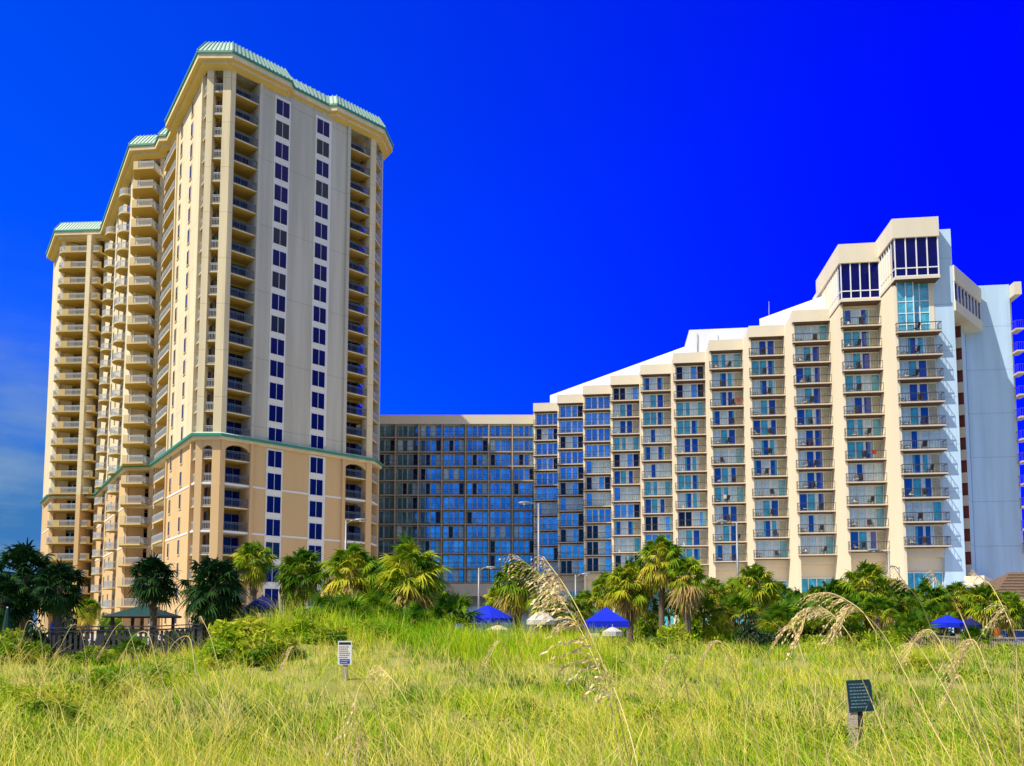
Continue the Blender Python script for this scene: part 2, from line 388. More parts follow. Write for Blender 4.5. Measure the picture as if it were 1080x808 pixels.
# ------------------------------------------------------------------ the condominium tower
FL = 3.0; Z0 = 10.57
ZL = [Z0+FL*k for k in range(-3, 21)]           # slab levels
BELT = 25.2; WTOP = 73.4
PL = un(212, 300, 97.75); PR = un(238, 300, 97.75)
va = Vector((-.589, .808)).normalized(); vb = Vector((.731, .682)).normalized()
FC = Fr(PL, (1, 0)); CL = PR.x-PL.x
FR = Fr(PR, vb); FRL = FR.at(394)
PE = FR.p2(FRL); FE = Fr(PE, (.12, 1)); PE2 = FE.p2(3.4)
FLF = Fr(PL, -va)                                # left facade: u runs from -L (far) to 0
uV4 = FLF.at(166, lo=-60, hi=0); V4 = FLF.p2(uV4)
V5 = un(141, 300, V4[1]+.4); V5 = (V5.x, V5.y)
V6 = un(112, 300, 143.5); V6 = (V6.x, V6.y)
V7 = un(64, 300, 144.0); V7 = (V7.x, V7.y)
V8 = un(57, 300, 152.0); V8 = (V8.x, V8.y)
FC2 = Fr(V5, Vector(V4)-Vector(V5)); C2L = (Vector(V4)-Vector(V5)).length
FL2 = Fr(V5, Vector(V5)-Vector(V6)); L2L = (Vector(V6)-Vector(V5)).length
FC3 = Fr(V7, Vector(V6)-Vector(V7)); C3L = (Vector(V6)-Vector(V7)).length
FL3 = Fr(V7, Vector(V7)-Vector(V8))
BK1 = (PE2[0]-.589*58, PE2[1]+.808*58); BK2 = (V8[0]+8, V8[1]+16)
plan = [tuple(PL)[:2], tuple(PR)[:2], PE, PE2, BK1, BK2, V8, V7, V6, V5, V4]
core = offset(plan, -2.6)
tower = tag(empty('condominium_tower', (PL.x, PL.y, .3)), 'tall cream condominium tower with green roof edge and a tan base', 'building')
TB = tower.location
wall = MB(); pod = MB(); col = MB()
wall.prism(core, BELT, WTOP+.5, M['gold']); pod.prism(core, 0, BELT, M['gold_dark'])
def wseg(F, u0, u1, v0=-2.65, v1=0, up='cream', z0=0, z1=WTOP+.3):
    F.box(pod, u0, u1, v0, v1, z0, BELT, M['tan']); F.box(wall, u0, u1, v0, v1, BELT, z1, M[up])
def cseg(F, u0, u1, v0, v1, mt='cream'):
    F.box(pod, u0, u1, v0, v1, 0, BELT, M['tan']); F.box(col, u0, u1, v0, v1, BELT+.01, WTOP+.2, M[mt])
# right facade
t = {p: FR.at(p) for p in (268, 271, 285, 302, 329, 346, 363, 366, 388)}
cseg(FR, .0, .55, -1.0, .12)
FC.box(pod, CL-1.05, CL, -.9, .1, 0, BELT, M['tan']); FC.box(col, CL-1.05, CL, -.9, .1, BELT+.01, WTOP+.2, M['cream'])
FC.box(pod, 0, .85, -.9, .1, 0, BELT, M['tan']); FC.box(col, 0, .85, -.9, .1, BELT+.01, WTOP+.2, M['cream'])
cseg(FR, t[268], t[271], -2.6, .3, 'grey_stucco'); cseg(FR, t[363], t[366], -2.6, .3, 'grey_stucco'); cseg(FR, t[388], FRL-.02, -1.2, .15)
wseg(FR, t[271], t[363], up='grey_stucco')
trim = MB()
for a, b in ((285, 302), (329, 346)):
    FR.box(trim, t[a], t[b], 0, .07, 4, BELT-.5, M['white_stucco']); FR.box(trim, t[a], t[b], 0, .07, BELT+1.0, WTOP-.5, M['white_stucco'])
# right end chamfer and hidden back
FE.box(col, 3.0, 3.4, -1, .1, BELT+.01, WTOP, M['grey_stucco']); FE.box(pod, 3.0, 3.4, -1, .1, 0, BELT, M['tan'])
# left facade, near block
u181 = FLF.at(181.5, lo=-40, hi=0); u169 = FLF.at(169, lo=-40, hi=0)
cseg(FLF, -1.9, -1.35, -1.9, .25)
wseg(FLF, u181, -1.9)
cseg(FLF, u181, u181+.5, -.3, .22)
wseg(FLF, uV4, u169)
# second block
wseg(FC2, C2L-.5, C2L, -2.6, 0); wseg(FC2, 0, .35, -2.6, 0)
wseg(FL2, -L2L, 0)
# far block
c95 = FC3.at(94); wseg(FC3, C3L-.6, C3L+2, -2.5, 0)
cseg(FC3, c95-.4, c95+.4, -2.6, 1.95); cseg(FC3, 0, .7, -2.6, .2)
wseg(FL3, -12, 0)
# lintel arches at the top of the podium loggias
def arch(F, u0, u1, rise=.75, ztop=BELT-.35, z0=BELT-1.5, v=.02):
    n = 10; pts = [(u0, ztop), (u0, z0)]+[(u0+(u1-u0)*i/n, z0+rise*math.sin(math.pi*i/n)**.6) for i in range(1, n)]+[(u1, z0), (u1, ztop)]
    for i in range(1, len(pts)-2):
        (a, za), (b, zb) = pts[i], pts[i+1]
        c = [F.p(a,v,za), F.p(b,v,zb), F.p(b,v-.4,zb), F.p(a,v-.4,za)]
        pod.hexa(c+[F.p(a,v,ztop), F.p(b,v,ztop), F.p(b,v-.4,ztop), F.p(a,v-.4,ztop)], M['tan'])
arch(FR, .56, t[268]-.01); arch(FR, t[366]+.01, t[388]-.01); arch(FC, .86, CL-1.06, .45)
# cornice, belt, trim lines
for z in (19.38, 13.38):
    trim.prism(offset(plan, .055), z-.12, z+.12, M['white_stucco'], cap=True)
belt = MB()
belt.prism(offset(plan, .45), BELT-.35, BELT, M['cream']); belt.prism(offset(plan, .75), BELT+.002, BELT+.3, M['green_roof'])
belt.ring(offset(plan, .72), BELT+.3, offset(plan, .05), BELT+.62, M['pale_green'])
Fa = FR; rp = [tuple(PL)[:2], tuple(PR)[:2], FR.p2(7.0), FR.p2(7.8, -.9), FR.p2(FRL-7.6, -.9), FR.p2(FRL-6.8), PE, PE2, BK1, BK2, V8, V7, V6, V5, V4,
               FLF.p2(uV4+2.5, 0), FLF.p2(uV4+3.3, -.9), FLF.p2(u181-2, -.9), FLF.p2(u181-1.2)]
cor = MB()
e0, e1, e2 = offset(rp, .03), offset(rp, .85), offset(rp, 1.4)
cor.ring(e0, WTOP-.1, e1, WTOP+.2, M['soffit']); cor.ring(e1, WTOP+.2, e1, WTOP+.55, M['cream']); cor.ring(e1, WTOP+.55, e2, WTOP+.6, M['soffit']); cor.ring(e2, WTOP+.6, e2, WTOP+1.3, M['cream'])
roof = MB(); e3 = offset(rp, 1.55); e4 = offset(rp, .35)
roof.ring(e2, WTOP+1.28, e3, WTOP+1.25, M['green_roof']); roof.ring(e3, WTOP+1.25, e3, WTOP+1.55, M['green_roof'])
roof.ring(e3, WTOP+1.55, e4, WTOP+3.5, M['pale_green'])
seam = MB()
for i in range(len(rp)):
    j = (i+1) % len(rp)
    a0, b0, a1, b1 = Vector(e3[i]), Vector(e3[j]), Vector(e4[i]), Vector(e4[j])
    if a0.y > 160 and b0.y > 160: continue
    k = max(1, int((b0-a0).length/.55)); d = (b0-a0).normalized()*.07
    for q in range(k+1):
        p0 = a0.lerp(b0, q/k); p1 = a1.lerp(b1, q/k); z0, z1 = WTOP+1.56, WTOP+3.52
        seam.hexa([(p0.x-d.x,p0.y-d.y,z0),(p0.x+d.x,p0.y+d.y,z0),(p1.x+d.x,p1.y+d.y,z1),(p1.x-d.x,p1.y-d.y,z1),
                   (p0.x-d.x,p0.y-d.y,z0+.14),(p0.x+d.x,p0.y+d.y,z0+.14),(p1.x+d.x,p1.y+d.y,z1+.14),(p1.x-d.x,p1.y-d.y,z1+.14)], M['seam'])
deckp = MB(); deckp.prism(offset(rp, .3), WTOP+.5, WTOP+2.4, M['grey_stucco'])
off = TB
wall.build('wall', tower, off); o = pod.build('podium_wall', tower, off); o['label'] = 'tan stucco storeys below the green belt'
o = col.build('column', tower, off); o['kind'] = 'stuff'
trim.build('trim_band', tower, off); belt.build('belt_cornice', tower, off); cor.build('eave_cornice', tower, off)
rf = roof.build('roof', tower, off); sm_ = seam.build('standing_seam', rf); sm_.data.transform(Matrix.Translation(-off)); sm_['kind'] = 'stuff'
deckp.build('roof_deck', tower, off)

# loggias and balconies (protos in local coordinates: x right, y inwards, outside edge at y = 0)
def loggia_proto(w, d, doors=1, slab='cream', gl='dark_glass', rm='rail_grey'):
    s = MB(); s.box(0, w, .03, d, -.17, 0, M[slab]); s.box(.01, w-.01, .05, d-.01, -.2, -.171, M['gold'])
    r = MB(); rail(r, [(0.02, .1), (w-.02, .1)], 1.08, M[rm], step=.2, bw=.028, mid=True)
    g = MB()
    if doors:
        a, b = (.06*w, .97*w) if w > 2 else (.06*w, .94*w)
        g.box(a, b, d-.06, d-.01, 0.02, 2.45, M['rail_blue'])
        n = 3 if w > 2 else 1
        for i in range(n):
            x0 = a+(b-a)*i/n+.06; x1 = a+(b-a)*(i+1)/n-.06
            g.box(x0, x1, d-.09, d-.055, .08, 2.38, M[gl])
    return s.mesh('loggia'), [('railing', r.mesh('loggia_railing')), ('balcony_door', g.mesh('balcony_door'))]
lw = t[268]-.55; lw2 = t[388]-t[366]
LG1 = [loggia_proto(lw, 2.62, gl=g, rm='rail_blue') for g in ('dark_glass', 'navy_glass')]; LG2 = loggia_proto(lw2, 2.62, rm='rail_blue'); LG3 = loggia_proto(CL-1.9, 2.9); LG4 = loggia_proto(1.35, 1.6, 1); LG5 = loggia_proto(2.9, 2.5)  # LG4 door is a dark pane added for shade in the corner slit
logs = Repeats(tower, 'loggia')
for k, z in enumerate(ZL):
    logs.add(LG1[0 if z > 27 else 1], FR.p(.55, 0, z), FR.rz); logs.add(LG2, FR.p(t[366], 0, z), FR.rz)
    logs.add(LG3, FC.p(.85, 0, z), 0); logs.add(LG4, FLF.p(-1.35, 0, z), FLF.rz)
    if z > 8: logs.add(LG5, FE.p(.05, 0, z), FE.rz)
logs.finish(110)
def balcony_proto(w, d, kind):
    """slab from y=-d (outside) to y=0 (wall)"""
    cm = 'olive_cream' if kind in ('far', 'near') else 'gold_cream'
    s = MB(); r = MB(); g = MB(); r2 = MB()
    if kind == 'round':
        n = 12; outer = [(w/2-w/2*math.cos(math.pi*i/n), -d*math.sin(math.pi*i/n)**.8 if 0 < i < n else 0) for i in range(n+1)]
        s.prism(outer, -.2, 0, M[cm]); inner = [(w/2+(x-w/2)*.94, y*.94) for x, y in outer]
        rail(r, inner, 1.06, M['rail_grey'], step=.15, mid=True)
    elif kind == 'wide':     # solid parapet pier at the left, railing at the right, flared plan
        pl = [(0, 2.5), (0, 0), (w*.30, -d), (w, -d), (w, 2.5)]
        s.prism(pl, -.2, 0, M[cm])
        s.box(w*.30, w*.47, -d+.02, -d+.22, .0, 1.1, M[cm])
        q0, q1 = Vector((.05, -.1)), Vector((w*.30, -d+.05)); e_ = (q1-q0)
        for k0, k1 in ((.0, .16), (.42, .56), (.84, 1.0)):        # solid piers along the splayed side
            a_, b_ = q0+e_*k0, q0+e_*k1; nn = Vector((e_.y, -e_.x)).normalized()*-.18
            s.hexa([(a_.x,a_.y,0),(b_.x,b_.y,0),(b_.x+nn.x,b_.y+nn.y,0),(a_.x+nn.x,a_.y+nn.y,0),(a_.x,a_.y,1.1),(b_.x,b_.y,1.1),(b_.x+nn.x,b_.y+nn.y,1.1),(a_.x+nn.x,a_.y+nn.y,1.1)], M[cm])
        rail(r, [(w*.47, -d+.1), (w-.05, -d+.1), (w-.05, -.05)], 1.06, M['rail_grey'], mid=True)
        rail(r2, [(q0.x+.1, q0.y-.02), (q1.x+.1, q1.y+.05)], 1.06, M['rail_grey'], mid=True)
    elif kind == 'slant':
        pl = [(0, 2.5), (0, -d*.6), (w*.25, -d), (w, -d), (w, 2.5)]
        s.prism(pl, -.2, 0, M[cm]); rail(r, [(.05, 1.0), (.05, -d*.6), (w*.25, -d+.08), (w-.05, -d+.08)], 1.06, M['rail_grey'], mid=True)
    elif kind == 'far':      # curved outer corner with solid parapet piece
        pl = [(0, 2.5), (0, -d*.4), (w*.08, -d*.8), (w*.22, -d), (w, -d), (w, 2.5)]
        s.prism(pl, -.2, 0, M[cm])
        s.hexa([(.0,-d*.1,0),(.0,-d*.4,0),(.2,-d*.4,0),(.2,-d*.1,0),(.0,-d*.1,1.1),(.0,-d*.4,1.1),(.2,-d*.4,1.1),(.2,-d*.1,1.1)], M[cm])
        s.box(w*.30, w*.5, -d+.02, -d+.22, 0, 1.1, M[cm])
        rail(r, [(w*.5, -d+.1), (w-.03, -d+.1)], 1.06, M['rail_grey'], mid=True); rail(r2, [(w*.08, -d*.75), (w*.22, -d+.1), (w*.3, -d+.1)], 1.06, M['rail_grey'], mid=True)
    else:
        pl = [(0, 2.5), (0, -d), (w*.72, -d), (w*.9, -d*.8), (w, -d*.3), (w, 2.5)]
        s.prism(pl, -.2, 0, M[cm])
        s.hexa([(w*.72,-d+.02,0),(w*.9,-d*.8+.02,0),(w*.88,-d*.8+.2,0),(w*.72,-d+.22,0),(w*.72,-d+.02,1.1),(w*.9,-d*.8+.02,1.1),(w*.88,-d*.8+.2,1.1),(w*.72,-d+.22,1.1)], M[cm])
        rail(r, [(.03, -d+.1), (w*.72, -d+.1)], 1.06, M['rail_grey'], mid=True)
    src_ = outer if kind == 'round' else pl
    mx_ = sum(p[0] for p in src_)/len(src_); my_ = sum(p[1] for p in src_)/len(src_)
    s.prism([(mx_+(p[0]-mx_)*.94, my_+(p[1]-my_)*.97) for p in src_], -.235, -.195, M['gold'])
    yb = 2.5 if kind in ('far', 'near', 'wide', 'slant') else -.03
    g.box(w*.14, w*.9, yb-.05, yb, .02, 2.3, M['rail_grey'])
    for q in (.17, .42, .67): g.box(w*q, w*(q+.21), yb-.09, yb-.045, .08, 2.22, M['dark_glass'])
    return s.mesh('balcony'), [('railing', r.mesh('balcony_railing'))]+([('railing', r2.mesh('balcony_railing'))] if r2.v else [])+[('balcony_door', g.mesh('balcony_door'))]
b1w = u169-u181; BP1 = balcony_proto(abs(b1w)-.04, .35, 'slant'); BP2 = balcony_proto(C2L+.5, 2.3, 'wide')
BP3 = balcony_proto(3.4, 1.5, 'round'); BP4 = balcony_proto(c95-.4, 1.9, 'far'); BP5 = balcony_proto(C3L-.6-c95-.4+.5, 1.8, 'near')
bals = Repeats(tower, 'balcony')
for k, z in enumerate(ZL):
    if z < 4: continue
    bals.add(BP1, FLF.p(min(u169, u181)+.02, 0, z), FLF.rz)
    bals.add(BP2, FC2.p(-.75, 0, z), FC2.rz)
    bals.add(BP3, FL2.p(-9.5, 0, z), FL2.rz); bals.add(BP3, FL2.p(-24.5, 0, z), FL2.rz)
    bals.add(BP4, FC3.p(0, 0, z), FC3.rz); bals.add(BP5, FC3.p(c95+.4, 0, z), FC3.rz)
bals.finish(100)
def window_proto(w, h, n=2, gl='navy_glass', fr='white_stucco', b=.1):
    f = MB()
    for a in ((0, b), (w-b, w)): f.box(a[0], a[1], -.07, .02, 0, h, M[fr])
    f.box(b, w-b, -.07, .02, 0, b, M[fr]); f.box(b, w-b, -.07, .02, h-b, h, M[fr]); f.box(-.06, w+.06, -.12, .02, -.1, 0, M[fr])
    for i in range(1, n): f.box(w*i/n-.035, w*i/n+.035, -.06, .02, b, h-b, M['rail_grey'])
    g = MB(); g.box(b, w-b, -.03, .01, b, h-b, M[gl])
    return f.mesh('window'), [('pane', g.mesh('window_pane'))]
ww = (t[302]-t[285]); W1s = [window_proto(ww*.88, 2.25, b=.06, gl=gl_) for gl_ in ('navy_glass', 'navy_glass', 'dark_glass', 'navy_glass')]; W2 = window_proto(1.0, 2.0, 1, 'dark_glass', 'cream', .07)
wins = Repeats(tower, 'window'); narrow = Repeats(tower, 'narrow_window')
for z in ZL:
    for a, b in ((285, 302), (329, 346)):
        if z < 72: wins.add(random.choice(W1s), FR.p(t[a]+ww*.05, .075, z-.3), FR.rz)
    if z < 72:
        for u in (FLF.at(196.5, lo=-40, hi=0), FLF.at(185.5, lo=-40, hi=0), FLF.at(168, lo=-60, hi=0)): narrow.add(W2, FLF.p(u-.3, .004, z+.35), FLF.rz)
        for u in (-14.5, -19.5): narrow.add(W2, FL2.p(u, .004, z+.35), FL2.rz)
wins.finish(); narrow.finish(100)

# ------------------------------------------------------------------ the hotel
HF = 2.75; HZ = [10.7+HF*k for k in range(11)]
hu = Vector((.9934, -.115)).normalized()
NB = 11
def bayc(i): return Vector((46.6-4.04*i, 88.9+5.38*i))
st = bayc(1)-bayc(0); WB = abs(st.dot(hu)); hn = Vector((hu.y, -hu.x)); DB = abs(st.dot(hn))
B0 = bayc(0)
hotel = tag(empty('hotel_building', (B0.x, B0.y, .4)), 'beige terraced hotel of stepped balcony bays with a glazed rooftop penthouse', 'building')
HB = hotel.location
hw = MB(); hp = MB(); wh = MB()
bays = []
RB = 1.3                                           # balcony depth
for i in range(NB):
    F = Fr(bayc(i)-hu*WB/2, hu); bays.append(F)
    top = 42.2 if i > 1 else 46.5
    F.box(hw, 0.0, WB-.02, -RB-7, -RB, 9.5, top-.6, M['hotel'])
    F.box(hw, -.02, .30, -RB-6.9, -.62, 0, top-.1 if i > 1 else 41.1, M['hotel'])          # side pier, lit from the left
    F.box(hw, .0, WB-.02, -RB-7, -RB-.6, 0, 9.49, M['hotel'])
    if i > 1:
        hp = MB(); F.box(hp, -.03, WB-.01, -RB-.3, .0, 40.75, 42.3, M['hotel_band'])
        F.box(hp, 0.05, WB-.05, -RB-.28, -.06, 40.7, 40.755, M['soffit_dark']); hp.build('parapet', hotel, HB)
# flat wing
FW = Fr((un(563, 520, 147.5).x-36, 148.0), (1, 0.0)); pitchw = None
cols = [FW.at(x, z=25) for x in (416.4, 441, 465.7, 490.8, 515.3, 540.4, 564.4)]
pw = (cols[-1]-cols[0])/6
cols = [cols[0]-pw*k for k in (2, 1)]+cols
FW.box(hw, cols[0]-6, cols[-1], -RB-7, -RB, 0, 39.6, M['hotel_brown'])
hp = MB(); FW.box(hp, cols[0]-6, cols[-1]+.1, -RB-7, .05, 39.75, 41.5, M['hotel_band']); hp.build('parapet', hotel, HB)
for c in cols: FW.box(hw, c-.13, c+.13, -RB, 0, 0, 39.74, M['hotel_brown'])
def sdoor_proto(w, seed, frame='frame_white', dark=0):
    rr = random.Random(seed); f = MB(); g = MB(); h = 2.38
    f.box(0, w, -.05, .02, h-.08, h+.06, M[frame]); f.box(0, .09, -.05, .02, 0, h-.08, M[frame]); f.box(w-.09, w, -.05, .02, 0, h-.08, M[frame])
    f.box(w/2-.13, w/2+.13, -.08, .02, 0, h-.08, M[frame])
    for q in (.25, .75): f.box(w*q-.06, w*q+.06, -.05, .02, .08, h-.08, M[frame])
    f.box(.09, w-.09, -.05, .02, 0, .08, M[frame])
    for k in range(4):
        if dark: nm = rr.choice(['mirror_glass', 'mirror_glass', 'mirror_dim', 'mirror_glass', 'mirror_dim', 'mirror_glass', 'sheer_glass', 'dark_glass'])
        else:
            nm = [rr.choice(['teal_glass', 'sheer_glass', 'sheer_glass', 'deep_glass']), rr.choice(['deep_glass', 'deep_glass', 'teal_glass', 'sheer_glass']),
                  rr.choice(['deep_glass', 'deep_glass', 'teal_glass', 'sheer_glass']), rr.choice(['tan_glass', 'tan_glass', 'teal_glass', 'sheer_glass'])][k]
        x0 = w*k/4+.1; x1 = w*(k+1)/4-.1; cut = rr.random()
        g.box(x0, x1, -.025, .01, .09, h-.09, M[nm])
        if nm in ('teal_glass', 'deep_glass') and not dark and cut > .5:    # gathered curtain edge
            e = x0 if rr.random() < .5 else x1-.25
            g.box(e, e+.25, -.032, -.026, .09, h-.09, M['sheer_glass' if rr.random() < .6 else 'teal_glass'])
    return f.mesh('sliding_door'), [('door_pane', g.mesh('door_pane'))]
def hbal_proto(w, d, wing=False, flare=.0):
    s = MB(); r = MB()
    if wing:
        s.box(0, w, 0.06, d, -.2, 0, M['hotel_brown']); s.box(0, w, .03, .2, -.24, -.03, M['hotel_brown'])
        rail(r, [(0, .1), (w, .1)], 1.0, M['rail_dark'], step=.45, bw=.025)
    else:
        s.prism([(-.06, d*.42), (-.06, .0), (w, 0), (w, d), (.3, d), (.3, d*.42)], -.17, 0, M['slab'])
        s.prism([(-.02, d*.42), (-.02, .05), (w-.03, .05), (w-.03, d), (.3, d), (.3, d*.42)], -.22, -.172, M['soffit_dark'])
        rail(r, [(0.0, d*.4), (0.0, .06), (w-.04, .06)], 1.02, M['rail_dark'], step=.3, bw=.022)
    return s.mesh('hotel_balcony'), [('railing', r.mesh('hotel_railing'))]
HB1 = hbal_proto(WB-.02, RB); HB0 = (lambda: None)()
s = MB(); r = MB()
s.prism([(-.06, RB*.42), (-.06, 0), (WB+.25, 0), (WB+.25, RB-.05), (WB-.1, RB), (.3, RB), (.3, RB*.42)], -.17, 0, M['slab'])
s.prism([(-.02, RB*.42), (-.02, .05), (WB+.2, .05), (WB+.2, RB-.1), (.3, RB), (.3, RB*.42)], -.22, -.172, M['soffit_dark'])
rail(r, [(0, RB*.4), (0, .06), (WB+.2, .06), (WB+.2, RB-.1)], 1.02, M['rail_dark'], step=.3, bw=.022)
HB0 = (s.mesh('end_balcony'), [('railing', r.mesh('end_railing'))])
HBW = hbal_proto(pw-.26, RB, True)
SD = [sdoor_proto(WB-.5, k) for k in range(10)]; SDM = [sdoor_proto(WB-.5, 80+k, 'frame_white', 1) for k in range(6)]; SDW = [sdoor_proto(pw-.5, 40+k, 'rail_grey', 1) for k in range(8)]
hb = Repeats(hotel, 'balcony'); hd = Repeats(hotel, 'sliding_door')
for i, F in enumerate(bays):
    for k, z in enumerate(HZ):
        if i == 0 and k == 10: continue
        hb.add(HB0 if i == 0 else HB1, F.p(0, 0, z), F.rz)
        if i == 0 and k == 9: continue
        hd.add(random.choice(SDM if i > 7 or (i > 4 and random.random() < .25) else SD), F.p(.42, -RB+.06, z+.02), F.rz)
for j in range(len(cols)-1):
    for z in HZ:
        if j < 1: continue
        z = z-.9
        hb.add(HBW, FW.p(cols[j]+.13, 0, z), 0); hd.add(random.choice(SDW), FW.p(cols[j]+.25, -RB+.06, z+.02), 0)
hb.finish(); hd.finish()
# penthouse on the two nearest bays
def part(name, parent, fill, label=None):
    m = MB(); fill(m); o = link(name, m.mesh(name, HB), parent)
    if parent is not hotel: o.location = (0, 0, 0)
    if label: o['label'] = label
    return o
for i in (0, 1):
    F = bays[i]; z0, z1, zt = 41.9, 46.5, 48.8
    if i == 1: z0, z1, zt = 41.5, 46.0, 48.4
    R0 = WB+(.25 if i == 0 else -.02)
    part('parapet', hotel, lambda m: F.box(m, -.2, R0+.05, -RB-9, .15, z1, zt, M['hotel_band']))
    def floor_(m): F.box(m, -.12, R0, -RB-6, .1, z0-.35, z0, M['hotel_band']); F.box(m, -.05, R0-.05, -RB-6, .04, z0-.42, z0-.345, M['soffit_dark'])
    part('penthouse_floor', hotel, floor_)
    def frame_(m):
        n = 4
        for q in range(n+1):
            x = .0+(R0-.14)*q/n; F.box(m, x, x+.12, -.1, .0, z0, z1, M['frame_white'])
        F.box(m, .05, R0-.1, -.1, -.02, z0+.95, z0+1.07, M['frame_white']); F.box(m, .05, R0-.1, -.1, -.02, z0, z0+.12, M['frame_white'])
        for q in range(1, 8):
            v = -.1-(5.4)*q/7; F.box(m, -.06, .02, v-.12, v, z0, z1, M['frame_white'])
        F.box(m, -.05, .02, -5.6, -.1, z0+.95, z0+1.05, M['frame_white'])
    o = part('penthouse_window', hotel, frame_)
    part('pane', o, lambda m: F.box(m, .02, R0-.1, -RB-6, -.1, z0, z1, M['navy_glass']))
# double-height room under the penthouse of the end bay
F = bays[0]; zb = HZ[9]
def frame_(m):
    for x in (.35, 1.3, 2.15): F.box(m, x-.05, x+.05, -.74, -.68, zb, 41.5, M['frame_white'])
    for z in (zb+.95, zb+2.3, zb+3.7): F.box(m, .3, 2.2, -.74, -.69, z, z+.09, M['frame_white'])
    F.box(m, 2.15, 2.21, -RB+.02, -.7, zb, 41.5, M['frame_white'])
    for x in (3.0, 4.1): F.box(m, x-.06, x+.06, -RB+.06, -RB+.12, zb, 41.5, M['frame_white'])
    for z in (zb+.95, zb+2.3, zb+3.7): F.box(m, 2.2, WB-.5, -RB+.06, -RB+.11, z+.2, z+.3, M['frame_white'])
o = part('tall_window', hotel, frame_)
def pane_(m): F.box(m, .35, 2.15, -RB+.02, -.75, zb+.05, 41.5, M['teal_glass']); F.box(m, 2.22, WB-.5, -RB-.1, -RB+.05, zb+.05, 41.5, M['teal_glass'])
part('pane', o, pane_)
F.box(hw, WB-.6, WB-.02, -RB-1, -RB+.1, zb, 41.5, M['hotel'])
# white end pylon, rooftop walls
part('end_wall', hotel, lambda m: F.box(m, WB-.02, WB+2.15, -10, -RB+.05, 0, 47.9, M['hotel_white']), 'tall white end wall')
PY = F.p2(WB+2.15, -RB+.05)
d = -st.normalized(); dn = Vector((d.y, -d.x))
def diag(a, b, back, thick, z0, z1, mat):
    pa = bayc(a)-dn*back; pb = bayc(b)-dn*back; q = -dn*thick
    part('roof_wall', hotel, lambda m: m.prism([tuple(pb), tuple(pa), tuple(pa+q), tuple(pb+q)], z0, z1, mat))
diag(4.6, 10.4, 3.2, .5, 40, 44.9, M['roof_white']); diag(1.0, 3.5, 3.2, .5, 40, 45.0, M['roof_white'])
Fq = Fr(bayc(4.55)+Vector((-1.2, 1.6)), hu); part('roof_wall', hotel, lambda m: Fq.box(m, -.6, 8.8, -8, -1.2, 41, 45.9, M['roof_white']))
part('roof_wall', hotel, lambda m: bays[1].box(m, .1, WB, -RB-12, -RB-6.05, 40, 47.2, M['roof_white']))
b2 = bays[2]
cs = [b2.p(.3,-4.0,42), b2.p(WB+1,-4.0,42), b2.p(WB+1,-4.6,42), b2.p(.3,-4.6,42), b2.p(.3,-4.0,45.2), b2.p(WB+1,-4.0,48.1), b2.p(WB+1,-4.6,48.1), b2.p(.3,-4.6,45.2)]
# second leg of the hotel behind the end pylon
Y2 = 97.0
wx0 = un(1024, 480, Y2).x; wx1 = un(1070, 480, Y2).x
F2 = Fr((wx0, Y2), hu); w2 = wx1-wx0
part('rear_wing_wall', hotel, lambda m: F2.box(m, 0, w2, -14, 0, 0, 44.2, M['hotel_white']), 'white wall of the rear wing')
part('parapet', hotel, lambda m: F2.box(m, w2+.02, w2+.85, -12, 1.2, 42.4, 44.0, M['hotel_band']))
part('bay_wall', hotel, lambda m: F2.box(m, w2+.02, w2+.45, -12, -.6, 0, 42.39, M['hotel']))
def srail(z):
    def f(m):
        F2.box(m, w2+.06, w2+.9, 1.04, 1.08, z+.95, z+1.02, M['rail_dark']); F2.box(m, w2+.03, w2+.07, -.5, 1.08, z+.95, z+1.02, M['rail_dark'])
        for q in range(4): F2.box(m, w2+.06+q*.26, w2+.09+q*.26, 1.04, 1.08, z, z+.95, M['rail_dark'])
        for q in range(6): F2.box(m, w2+.03, w2+.06, -.5+q*.3, -.47+q*.3, z, z+.95, M['rail_dark'])
    return f
for z in HZ:
    o = part('side_balcony', hotel, lambda m: F2.box(m, w2+.02, w2+.95, -.6, 1.1, z-.2, z, M['slab'])); part('railing', o, srail(z))
# stair recess with parapets, and the glazed bridge at the top
PYv = Vector(PY); c0 = Vector(F2.p2(0)); dv = (c0-PYv); Fb = Fr(PY, dv); bl = dv.length
def srec(m): Fb.box(m, -.2, bl*.62, -1.6, -1.3, 0, 40, M['red_dark']); Fb.box(m, bl*.62-.15, bl*.62-.01, -1.3, -.06, 0, 40, M['red_dark'])
part('stair_recess', hotel, srec, 'dark red stair recess')
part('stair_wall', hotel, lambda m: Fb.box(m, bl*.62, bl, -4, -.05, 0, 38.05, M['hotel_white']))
for k in range(-2, 11):
    z = 10.7+HF*k
    def stp(m): Fb.box(m, bl*.53, bl*.57, -1.29, -.03, z-.25, z+.95, M['hotel_band']); Fb.box(m, bl*.57, bl*.62-.16, -1.29, -.1, z-.25, z-.05, M['soffit_dark'])
    part('stair_parapet', hotel, stp)
_e = un(1034, 330, Y2-.75); Fg = Fr(PY, Vector((_e.x-PYv.x, _e.y-PYv.y))); gl_ = (Vector((_e.x, _e.y))-PYv).length
part('bridge_roof', hotel, lambda m: Fg.box(m, .03, gl_, -2.5, .2, 41.6, 43.5, M['hotel_band'])); part('bridge_floor', hotel, lambda m: Fg.box(m, .03, gl_, -2.5, .2, 38.1, 39.3, M['hotel_band']))
def bwin(m):
    for q in range(9):
        x = .12+(gl_-.3)*q/8; Fg.box(m, x-.06, x+.06, 0, .12, 39.3, 41.6, M['frame_white'])
    Fg.box(m, .1, gl_-.1, .01, .11, 39.32, 39.42, M['frame_white'])
o = part('bridge_window', hotel, bwin); part('pane', o, lambda m: Fg.box(m, .06, gl_-.06, -2.4, 0, 39.3, 41.6, M['navy_glass']))
